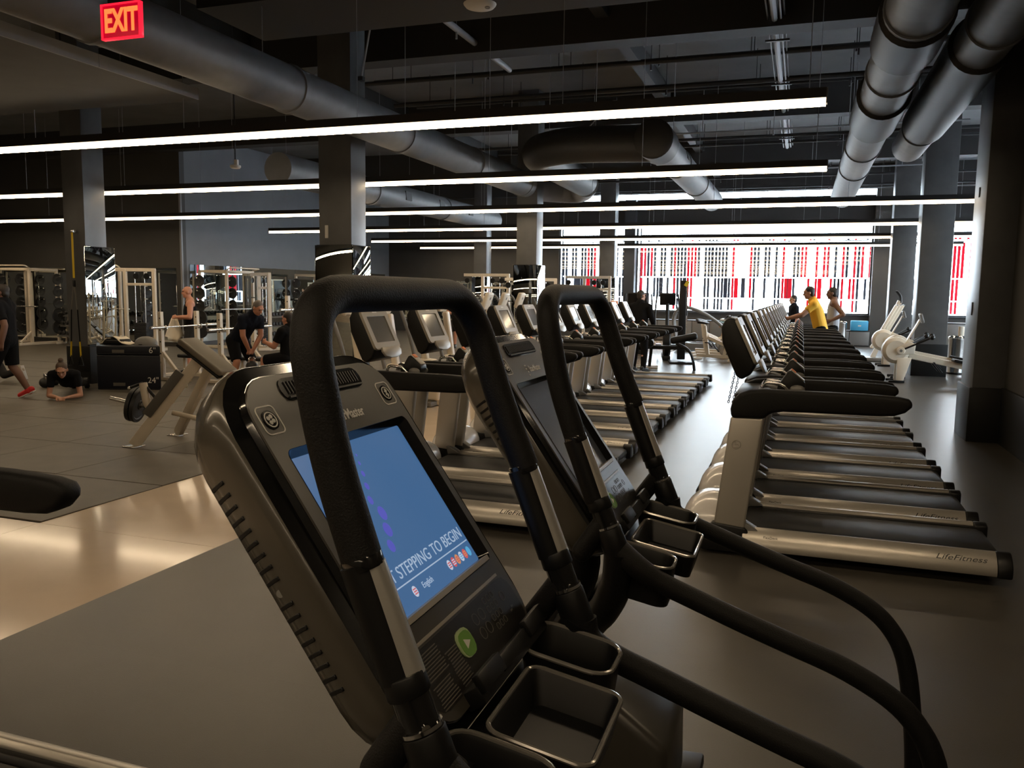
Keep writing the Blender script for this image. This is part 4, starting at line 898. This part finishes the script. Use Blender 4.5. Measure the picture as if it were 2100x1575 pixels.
# floor pieces along the window wall
def bin_(label, loc, r=.19, h=.85):
    t = thing('litter_bin', label, 'bin', loc); MB().lathe([(0, .02), (r, .02), (r, h-.06), (r+.008, h-.05), (r+.008, h), (r-.03, h+.03), (r-.06, h), (0, h-.02)], n=28).build('body', 'chrome', t); MB().lathe([(0, 0), (r+.01, 0), (r+.01, .05), (0, .05)], n=24).build('base_ring', 'black', t); return t
bin_('round steel bin behind the rowing machines right of the column', (3.42, 21.3, 0)); bin_('second round steel bin beside the first, right of the column', (3.85, 21.4, 0)); bin_('round steel bin under the far windows near the blue block', (1.35, 31.2, 0), .17)
for i, x in enumerate((2.95, 3.2, 3.45, 3.7)):
    t = thing('foam_roller', 'pale upright roller in a row behind the steel bins, %s from the left' % ORD[i], 'roller', (x+.65, 22.0, 0)); MB().cyl((0, 0, .02), (0, 0, 1.08), .065, n=14).build('roll', 'towel', t); MB().cyl((0, 0, 0), (0, 0, .03), .07, n=14).build('end_cap', 'black', t)
t = thing('foam_block', 'blue foam block on the dark cabinet under the far windows', 'block', (1.95, 31.6, .56)); MB().box((0, 0, .175), (.56, .4, .34)).build('block_body', 'blue', t, .02); MB().box((0, -.203, .175), (.1, .01, .05)).build('tag', 'label', t)
def cabinet(label, x0, x1, h):
    t = thing('low_cabinet', label, 'cabinet', ((x0+x1)/2, 31.8, 0)); W = x1-x0; MB().box((0, 0, h/2), (W, .55, h)).build('carcass', 'black', t, .01); n = max(2, round(W/.7))
    for k in range(n): MB().box((-W/2+W/n*(k+.5), -.283, h/2), (W/n-.02, .02, h-.08)).build('door', 'silver_d', t, .004)
    return t
cabinet('low dark cabinet under the far windows carrying the blue block', .3, 2.3, .56); cabinet('long low dark cabinet under the windows behind the curved treadmill', -5.8, -1.9, .8); cabinet('low dark cabinet under the window right of the rower column', 3.4, 6.6, .9)
t = thing('massage_table', 'wooden table with stacked mats under the far windows', 'table', (-1.9, 29.6, 0))
MB().box((0, 0, .66), (1.5, .75, .05)).build('table_top', 'wood', t, .01)
for sx in (-1, 1):
    for sy in (-1, 1): MB().bar((sx*.6, sy*.3, .64), (sx*.7, sy*.34, 0), .09, .05).build('leg', 'wood', t)
for i, (c, z) in enumerate((('vinyl', .69), ('scr_mat', .775), ('label', .86))):
    M.setdefault('scr_mat', mat('pale_blue_vinyl', (.35, .55, .66), .5)); g_ = MB().box((0, 0, .04), (1.45, .7, .07)).build('exercise_mat', c, None, .02, loc=(-1.9, 29.6, z)); tag(g_, '%s exercise mat, %s on the wooden table' % (('black', 'pale blue', 'white')[i], ('lowest', 'middle one', 'topmost')[i]), 'mat')
t = thing('orange_sign', 'small orange panel standing among the machines before the windows', 'sign', (-6.0, 27.6, 0)); MB().box((0, 0, 1.25), (.3, .04, .5)).build('panel', 'orange', t, .01); MB().cyl((0, 0, 0), (0, 0, 1.0), .02, n=8).build('pole', 'black', t); MB().lathe([(0, 0), (.18, 0), (.18, .02), (0, .03)], n=16).build('base', 'black', t)
# ---------------------------------------------------------------- people
M['skin'] = mat('skin', (.46, .24, .155), .5); M['skin_d'] = mat('skin_deep', (.17, .085, .055), .5); M['skin_r'] = mat('skin_warm', (.52, .24, .15), .5)
M['hair'] = mat('dark_hair', (.020, .014, .010), .6); M['hair_b'] = mat('brown_hair', (.07, .042, .025), .6); M['hair_g'] = mat('greying_hair', (.12, .10, .085), .6)
M['cl_black'] = mat('black_jersey', (.006, .006, .007), .9, spec=.15); M['cl_navy'] = mat('navy_jersey', (.009, .011, .018), .9, spec=.15); M['cl_grey'] = mat('grey_cloth', (.032, .031, .030), .9, spec=.15); M['cl_yellow'] = mat('orange_yellow_shirt', (.95, .50, .04), .8)
M['cl_lgrey'] = mat('light_grey_cloth', (.42, .42, .44), .8); M['cl_blue'] = mat('blue_cloth', (.03, .16, .34), .8); M['shoe_red'] = mat('red_shoe', (.60, .03, .03), .5); M['shoe_w'] = mat('pale_shoe', (.45, .38, .29), .6); M['shoe_k'] = mat('black_shoe', (.02, .02, .02), .5); M['eye'] = mat('eye', (.02, .015, .012), .2); M['lip'] = mat('lips', (.35, .13, .10), .5); M['sole'] = mat('white_sole', (.6, .58, .55), .6)
def cap(mb, p, q, r0, r1, flat=False):
    p = V(p); q = V(q); d = (q-p)
    if d.length < 1e-5: return mb.ball(p, r0)
    t = d.normalized()
    if flat: return mb.tube([p, p+d*.5, q], [r0, (r0+r1)/2, r1], 14)
    ks = [(-.95, .30), (-.7, .714), (-.38, .925), (0, 1)]
    P = [p+t*r0*a for a, b in ks]+[q+t*r1*(-a) for a, b in reversed(ks)]; Rr = [r0*b for a, b in ks]+[r1*b for a, b in reversed(ks)]
    return mb.tube(P, Rr, 12)
def remesh(mb, name, m, parent, vox, it=4):
    o = mb.build(name, m, None); md = o.modifiers.new('r', 'REMESH'); md.mode = 'VOXEL'; md.voxel_size = vox; sm = o.modifiers.new('s', 'SMOOTH'); sm.iterations = it; sm.factor = .5
    dg = bpy.context.evaluated_depsgraph_get(); dg.update(); me = bpy.data.meshes.new_from_object(o.evaluated_get(dg)); o.modifiers.clear()
    me.materials.clear(); me.materials.append(M[m]); me.shade_smooth(); o.data = me; o.parent = parent; return o
def person(label, loc, rz, J, skin='skin', hair='hair', top='cl_black', sleeve=.55, bottom='cl_black', leg=.85, shoe='shoe_k', bun=False, bald=False, curl=.6, group=None, B=1.0):
    t = thing('person', label, 'person', loc, rz, group); J = {k: V(v) for k, v in J.items()}
    fd = J['fd'].normalized(); hd = J['hd']; upv = (hd-J['nk']).normalized(); upv = (upv-fd*upv.dot(fd)).normalized(); sd = upv.cross(fd)
    H = lambda a, b, c: hd+fd*a+sd*b+upv*c
    HR = Matrix((fd, sd, upv)).transposed().to_euler()
    b = MB()
    b.ball(H(-.008, 0, .03), (.093, .076, .092), 16, 12, HR); b.ball(H(.018, 0, -.045), (.068, .058, .072), 14, 10, HR); b.ball(H(.05, 0, -.088), (.030, .032, .026), 10, 8, HR)
    b.tube([H(.080, 0, .022), H(.100, 0, -.012), H(.106, 0, -.028), H(.08, 0, -.036)], [.010, .013, .015, .010], 8); b.tube([H(.082, -.05, .038), H(.090, 0, .034), H(.082, .05, .038)], .012, 8)
    for s in (-1, 1): b.ball(H(-.012, s*.078, -.002), (.022, .012, .034), 8, 6, HR); b.ball(H(.05, s*.038, -.03), (.028, .024, .026), 8, 6, HR)
    cap(b, J['nk']-upv*.02, H(-.012, 0, -.055), .058*B, .052*B)
    tw = []                                                         # torso volume, reused for the shirt
    sl, sr, hl, hr, ch, pv = J['sl'], J['sr'], J['hl'], J['hr'], J['ch'], J['pv']
    sm = (sl+sr)/2; hm = (hl+hr)/2
    for s, h in ((sl, hl), (sr, hr)):
        a = s*.62+sm*.38; c = ch*.55+(s*.62+sm*.38)*.45; w_ = (h*.75+hm*.25)
        tw += [(a, c, .082*B, .105*B), (c, (c+w_)/2, .105*B, .098*B), ((c+w_)/2, w_, .098*B, .105*B), (sm, s, .075*B, .064*B)]
    tw += [(J['nk'], ch, .075*B, .115*B), (ch, pv, .115*B, .115*B)]
    for x in tw: cap(b, *x)
    arms = []; legs = []
    for s in 'lr':
        S, E, W = J['s'+s], J['e'+s], J['w'+s]; arms.append((S, E, W))
        cap(b, S, E, .060*B, .044*B); cap(b, S*.6+E*.4, S*.45+E*.55, .055*B, .052*B); cap(b, E, E*.6+W*.4, .044*B, .042*B); cap(b, E*.6+W*.4, W, .042*B, .030*B)
        fdv = (W-E).normalized(); ref = V(J.get('palm'+s, (0, 1 if s == 'r' else -1, 0))); pn = (ref-fdv*ref.dot(fdv)).normalized(); sd2 = pn.cross(fdv)
        k0 = W+fdv*.085
        for j in (-1.2, 0, 1.2): cap(b, W+fdv*.012+sd2*j*.014, k0+sd2*j*.022, .019, .0165)
        for j, ln in ((-1.5, .062), (-.5, .074), (.5, .080), (1.5, .070)):
            r = k0+sd2*j*.0195-fdv*.01; m1 = r+(fdv*math.cos(curl*.6)+pn*math.sin(curl*.6))*ln*.5; m2 = m1+(fdv*math.cos(curl*1.6)+pn*math.sin(curl*1.6))*ln*.5; cap(b, r, m1, .0105, .0098); cap(b, m1, m2, .0098, .0085)
        tb = W+fdv*.025+sd2*.026; m1 = tb+(fdv*.6+sd2*.6+pn*.35).normalized()*.045; cap(b, tb, m1, .0135, .0115); cap(b, m1, m1+(fdv*.85+pn*.5).normalized()*.032, .0112, .009)
        Hh, K, A, T = J['h'+s], J['k'+s], J['a'+s], J['t'+s]; legs.append((Hh, K, A, T))
        cap(b, Hh, K, .092*B, .060*B); cap(b, K, K*.66+A*.34-(T-A).normalized()*.012, .058*B, .058*B); cap(b, K*.66+A*.34-(T-A).normalized()*.012, A, .056*B, .038*B); cap(b, A, T, .040, .030)
    remesh(b, 'body', skin, t, .0105, 3)
    c = MB()                                                        # shirt follows the torso and upper arms
    for k, (p, q, r0, r1) in enumerate(tw):
        if sleeve == 0 and k in (3, 7): continue
        if sleeve == 0 and k in (0, 4): p = p*.45+q*.55+(ch-pv)*.10; p = p+(sm-p)*.25
        if sleeve == 0 and k == 8: p = p*.35+q*.65
        cap(c, p, q, r0+.013, r1+.013)
    for (S, E, W) in arms:
        if sleeve >= 1.5: cap(c, S, E, .072*B, .056*B); cap(c, E, W*.95+E*.05, .056*B, .042*B)
        elif sleeve > .2: cap(c, S, S+(E-S)*.1, .070*B, .072*B); cap(c, S, S+(E-S)*sleeve, .070*B, .066*B, True)
    hem = pv+(pv-ch).normalized()*.06; cap(c, pv, hem, .125*B, .128*B)
    remesh(c, 'shirt', top, t, .013, 4)
    c = MB()
    for p, q, r0, r1 in ((hl, hr, .112*B, .112*B), (pv, hm, .122*B, .122*B)): cap(c, p, q, r0, r1)
    for (Hh, K, A, T) in legs:
        if leg >= 1.5: cap(c, Hh, K, .106*B, .074*B); cap(c, K, A*.95+K*.05, .074*B, .054*B)
        else: cap(c, Hh, Hh+(K-Hh)*leg, .110*B, .098*B-.01*leg, True)
    remesh(c, 'trousers' if leg >= 1.5 else 'shorts', bottom, t, .013, 4)
    for (Hh, K, A, T) in legs:
        c = MB(); dn = (A-K).normalized(); f = (T-A).normalized(); cap(c, A+dn*.0-f*.045, T, .050, .038); cap(c, A-dn*.02, A+dn*.015, .048, .052); remesh(c, 'shoe', shoe, t, .010, 3)
        nn = (dn-f*dn.dot(f)).normalized(); c = MB(); c.bar(A-f*.075+nn*.048, T+f*.03+nn*.034, .082, .022, up=nn); c.build('sole', 'sole' if shoe != 'shoe_k' else 'shoe_k', t, .008)
    if not bald:
        c = MB(); c.ball(H(-.022, 0, .045), (.095, .083, .092), 16, 12, HR); c.ball(H(-.055, 0, -.01), (.055, .074, .075), 14, 10, HR)
        if bun: c.ball(H(-.05, 0, .155), (.042, .042, .036), 12, 8, HR); c.ball(H(-.04, 0, .12), (.03, .03, .03), 10, 6)
        remesh(c, 'hair', hair, t, .010, 2)
    for s in (-1, 1): c = MB(); c.ball(H(.079, s*.032, .012), (.008, .013, .008), 8, 6, HR); c.build('eye', 'eye', t)
    c = MB(); c.ball(H(.080, 0, -.062), (.010, .024, .007), 8, 6, HR); c.build('mouth', 'lip', t)
    return t
def stand(dx=0., **k):
    J = dict(hd=(.03, 0, 1.64), fd=(1, 0, 0), nk=(0, 0, 1.50), ch=(0, 0, 1.28), pv=(0, 0, .98), sl=(0, .19, 1.43), sr=(0, -.19, 1.43), el=(-.02, .27, 1.14), er=(-.02, -.27, 1.14), wl=(.06, .29, .90), wr=(.06, -.29, .90),
             hl=(0, .10, .92), hr=(0, -.10, .92), kl=(.03, .12, .50), kr=(.03, -.12, .50), al=(-.02, .13, .085), ar=(-.02, -.13, .085), tl=(.13, .15, .045), tr=(.13, -.15, .045)); J.update(k); return J
WALK = stand(kl=(.16, .11, .52), al=(.20, .11, .09), tl=(.34, .12, .05), kr=(-.02, -.11, .50), ar=(-.24, -.12, .12), tr=(-.10, -.13, .045), el=(-.12, .27, 1.15), wl=(-.08, .30, .90), er=(.10, -.26, 1.14), wr=(.24, -.25, .95))
person('man in black shirt and shorts with red shoes walking at the left edge', (-11.55, 9.45, 0), math.radians(205), WALK, 'skin_d', 'hair', 'cl_black', .75, 'cl_black', .95, 'shoe_red', B=1.12)
PL_ = dict(hd=(.17, 0, .47), fd=(.86, 0, -.50), nk=(.05, 0, .42), ch=(-.14, 0, .35), pv=(-.52, 0, .24), sl=(0, .17, .39), sr=(0, -.17, .39), el=(.0, .22, .06), er=(.0, -.22, .06), wl=(.19, .07, .05), wr=(.19, -.07, .05), palml=(0, 0, -1), palmr=(0, 0, -1),
           hl=(-.58, .09, .22), hr=(-.58, -.09, .22), kl=(-.98, .1, .15), kr=(-.98, -.1, .15), al=(-1.36, .1, .11), ar=(-1.36, -.1, .11), tl=(-1.42, .1, .03), tr=(-1.42, -.1, .03))
person('woman with a hair bun in black shirt holding a plank on the floor', (-10.78, 9.78, 0), math.radians(-52), PL_, 'skin', 'hair_b', 'cl_black', .6, 'cl_grey', 1.9, 'shoe_k', bun=True, B=.86, curl=1.3)
LU = stand(hd=(.10, 0, 1.24), nk=(.05, 0, 1.10), ch=(.02, 0, .90), pv=(0, 0, .60), sl=(.03, .19, 1.04), sr=(.03, -.19, 1.04), el=(.05, .24, .76), er=(.05, -.24, .76), wl=(.22, .15, .62), wr=(.22, -.15, .62), hl=(0, .1, .55), hr=(0, -.1, .55), kl=(.42, .12, .52), al=(.38, .12, .09), tl=(.53, .12, .05), kr=(-.30, -.11, .12), ar=(-.68, -.11, .22), tr=(-.74, -.11, .07))
person('person in grey trousers kneeling in a lunge behind the walking man', (-14.05, 11.05, 0), math.radians(185), LU, 'skin', 'hair', 'cl_grey', .6, 'cl_grey', 1.9, 'shoe_w')
TW = stand(el=(.02, .30, 1.16), er=(.02, -.30, 1.16), wl=(.26, .14, 1.16), wr=(.26, -.12, 1.12), palml=(0, -1, -.3), palmr=(0, 1, -.3), kl=(.08, .13, .50), al=(.06, .14, .085), tl=(.2, .15, .045), kr=(-.14, -.13, .52), ar=(-.40, -.15, .10), tr=(-.26, -.16, .045), hd=(.05, 0, 1.66))
person('bald man in black tank top and grey shorts holding a white towel', (-11.85, 13.9, 0), math.radians(222), TW, 'skin_r', 'hair', 'cl_black', 0, 'cl_grey', .95, 'shoe_k', bald=True, B=1.1)
b = MB(); vs = []
for i in range(9):
    for j in range(7):
        w_ = .05+.13*min(1, i/6)*(1 if i < 7 else .6); vs.append((.02*math.sin(j*1.4+i*.3), (j/6-.5)*w_*2, -.50*i/8+(.10*abs(j/6-.5) if i > 6 else 0)))
b.add(vs, [(i*7+j, i*7+j+1, (i+1)*7+j+1, (i+1)*7+j) for i in range(8) for j in range(6)])
o = b.build('towel', 'towel', None, loc=(-12.09, 13.70, 1.14), rot=(0, 0, math.radians(132))); o.modifiers.new('thick', 'SOLIDIFY').thickness = .014; tag(o, 'white towel hanging from the hands of the bald man', 'towel')
KB = stand(hd=(.50, 0, 1.42), fd=(.86, 0, -.5), nk=(.38, 0, 1.33), ch=(.24, 0, 1.17), pv=(-.02, 0, .92), sl=(.31, .19, 1.24), sr=(.31, -.19, 1.24), el=(.33, .19, .95), er=(.33, -.19, .95), wl=(.30, .055, .72), wr=(.30, -.055, .72), palml=(-1, 0, 0), palmr=(-1, 0, 0), hl=(-.06, .10, .86), hr=(-.06, -.10, .86), kl=(.12, .16, .50), kr=(.12, -.16, .50), al=(.0, .18, .085), ar=(.0, -.18, .085), tl=(.14, .22, .045), tr=(.14, -.22, .045))
person('man in navy shirt and black shorts bending forward over a kettlebell', (-9.2, 12.0, 0), math.radians(-14), KB, 'skin_r', 'hair_g', 'cl_navy', .62, 'cl_black', .95, 'shoe_k', curl=1.5, B=1.05)
kb = kettlebell('black kettlebell lifted in the hands of the bending man', (-8.90, 11.925, .335), .10); kb.rotation_euler = (0, 0, math.radians(76))
SE = stand(hd=(.04, 0, 1.24), nk=(0, 0, 1.10), ch=(-.01, 0, .90), pv=(0, 0, .60), sl=(0, .2, 1.04), sr=(0, -.2, 1.04), el=(.12, .26, .78), er=(.12, -.26, .78), wl=(.34, .2, .84), wr=(.34, -.2, .84), hl=(.0, .1, .58), hr=(.0, -.1, .58), kl=(.42, .16, .53), kr=(.42, -.16, .53), al=(.46, .17, .085), ar=(.46, -.17, .085), tl=(.60, .18, .045), tr=(.60, -.18, .045))
person('man in black shirt sitting on a weight bench behind the near loop handle', (-8.25, 12.1, 0), math.radians(175), SE, 'skin_r', 'hair', 'cl_black', .7, 'cl_black', .95, 'shoe_k', B=1.1)
t = thing('weight_bench', 'flat weight bench under the seated man in black', 'bench', (-8.15, 12.1, 0), 0); MB().box((0, 0, .455), (1.15, .28, .07)).build('pad', 'vinyl', t, .025, 3)
for x in (-.42, .42): WH(t, [((x, 0, .04), (x, 0, .42)), ((x, -.28, .03), (x, .28, .03))], .06, .05, 'leg')
WH(t, [((-.42, 0, .39), (.42, 0, .39))], .06, .05, 'spine')
HP = stand(el=(-.10, .36, 1.18), er=(-.10, -.36, 1.18), wl=(.06, .21, 1.03), wr=(.06, -.21, 1.03))
person('man in blue tank top with hands on hips by the cable machine', (-9.95, 23.6, 0), math.radians(-62), HP, 'skin_r', 'hair_b', 'cl_blue', 0, 'cl_black', .95, 'shoe_k')
person('man in dark jacket seen from behind beside the left treadmills', (-3.42, 18.55, 0), math.radians(70), stand(hd=(.04, 0, 1.70), nk=(0, 0, 1.55), sl=(0, .21, 1.46), sr=(0, -.21, 1.46), fd=(1, -.35, 0), el=(.05, .28, 1.16), er=(.08, -.28, 1.15), wl=(.28, .2, 1.05), wr=(.28, -.2, 1.02)), 'skin', 'hair', 'cl_black', 1.9, 'cl_black', 1.9, 'shoe_k', B=1.12)
RU = stand(hd=(.24, 0, 1.62), fd=(1, 0, -.1), nk=(.16, 0, 1.48), ch=(.08, 0, 1.26), pv=(0, 0, .97), sl=(.14, .19, 1.40), sr=(.14, -.19, 1.40), el=(.34, .26, 1.20), er=(.34, -.26, 1.20), wl=(.58, .2, 1.13), wr=(.58, -.2, 1.13), kl=(.16, .11, .54), al=(.02, .11, .10), tl=(.16, .12, .05), kr=(-.06, -.11, .52), ar=(-.34, -.11, .20), tr=(-.24, -.12, .09))
person('man in orange-yellow shirt leaning on a treadmill in the right-hand row', (.36, 17.13, .185), math.pi, RU, 'skin', 'hair', 'cl_yellow', .6, 'cl_black', .95, 'shoe_k', B=1.06)
person('person in light grey tank top running just behind the yellow-shirted man', (.62, 18.15, .185), math.pi, stand(el=(-.18, .28, 1.2), wl=(.05, .30, 1.08), er=(-.10, -.28, 1.18), wr=(.16, -.24, 1.12), kl=(.2, .11, .56), al=(.08, .11, .14), tl=(.22, .12, .1), hd=(.05, 0, 1.62)), 'skin_d', 'hair', 'cl_lgrey', 0, 'cl_black', .95, 'shoe_k')
person('distant person in dark clothes standing beyond the treadmill consoles', (-.2, 23.9, 0), math.radians(200), stand(), 'skin', 'hair', 'cl_navy', .6, 'cl_black', 1.9, 'shoe_k')
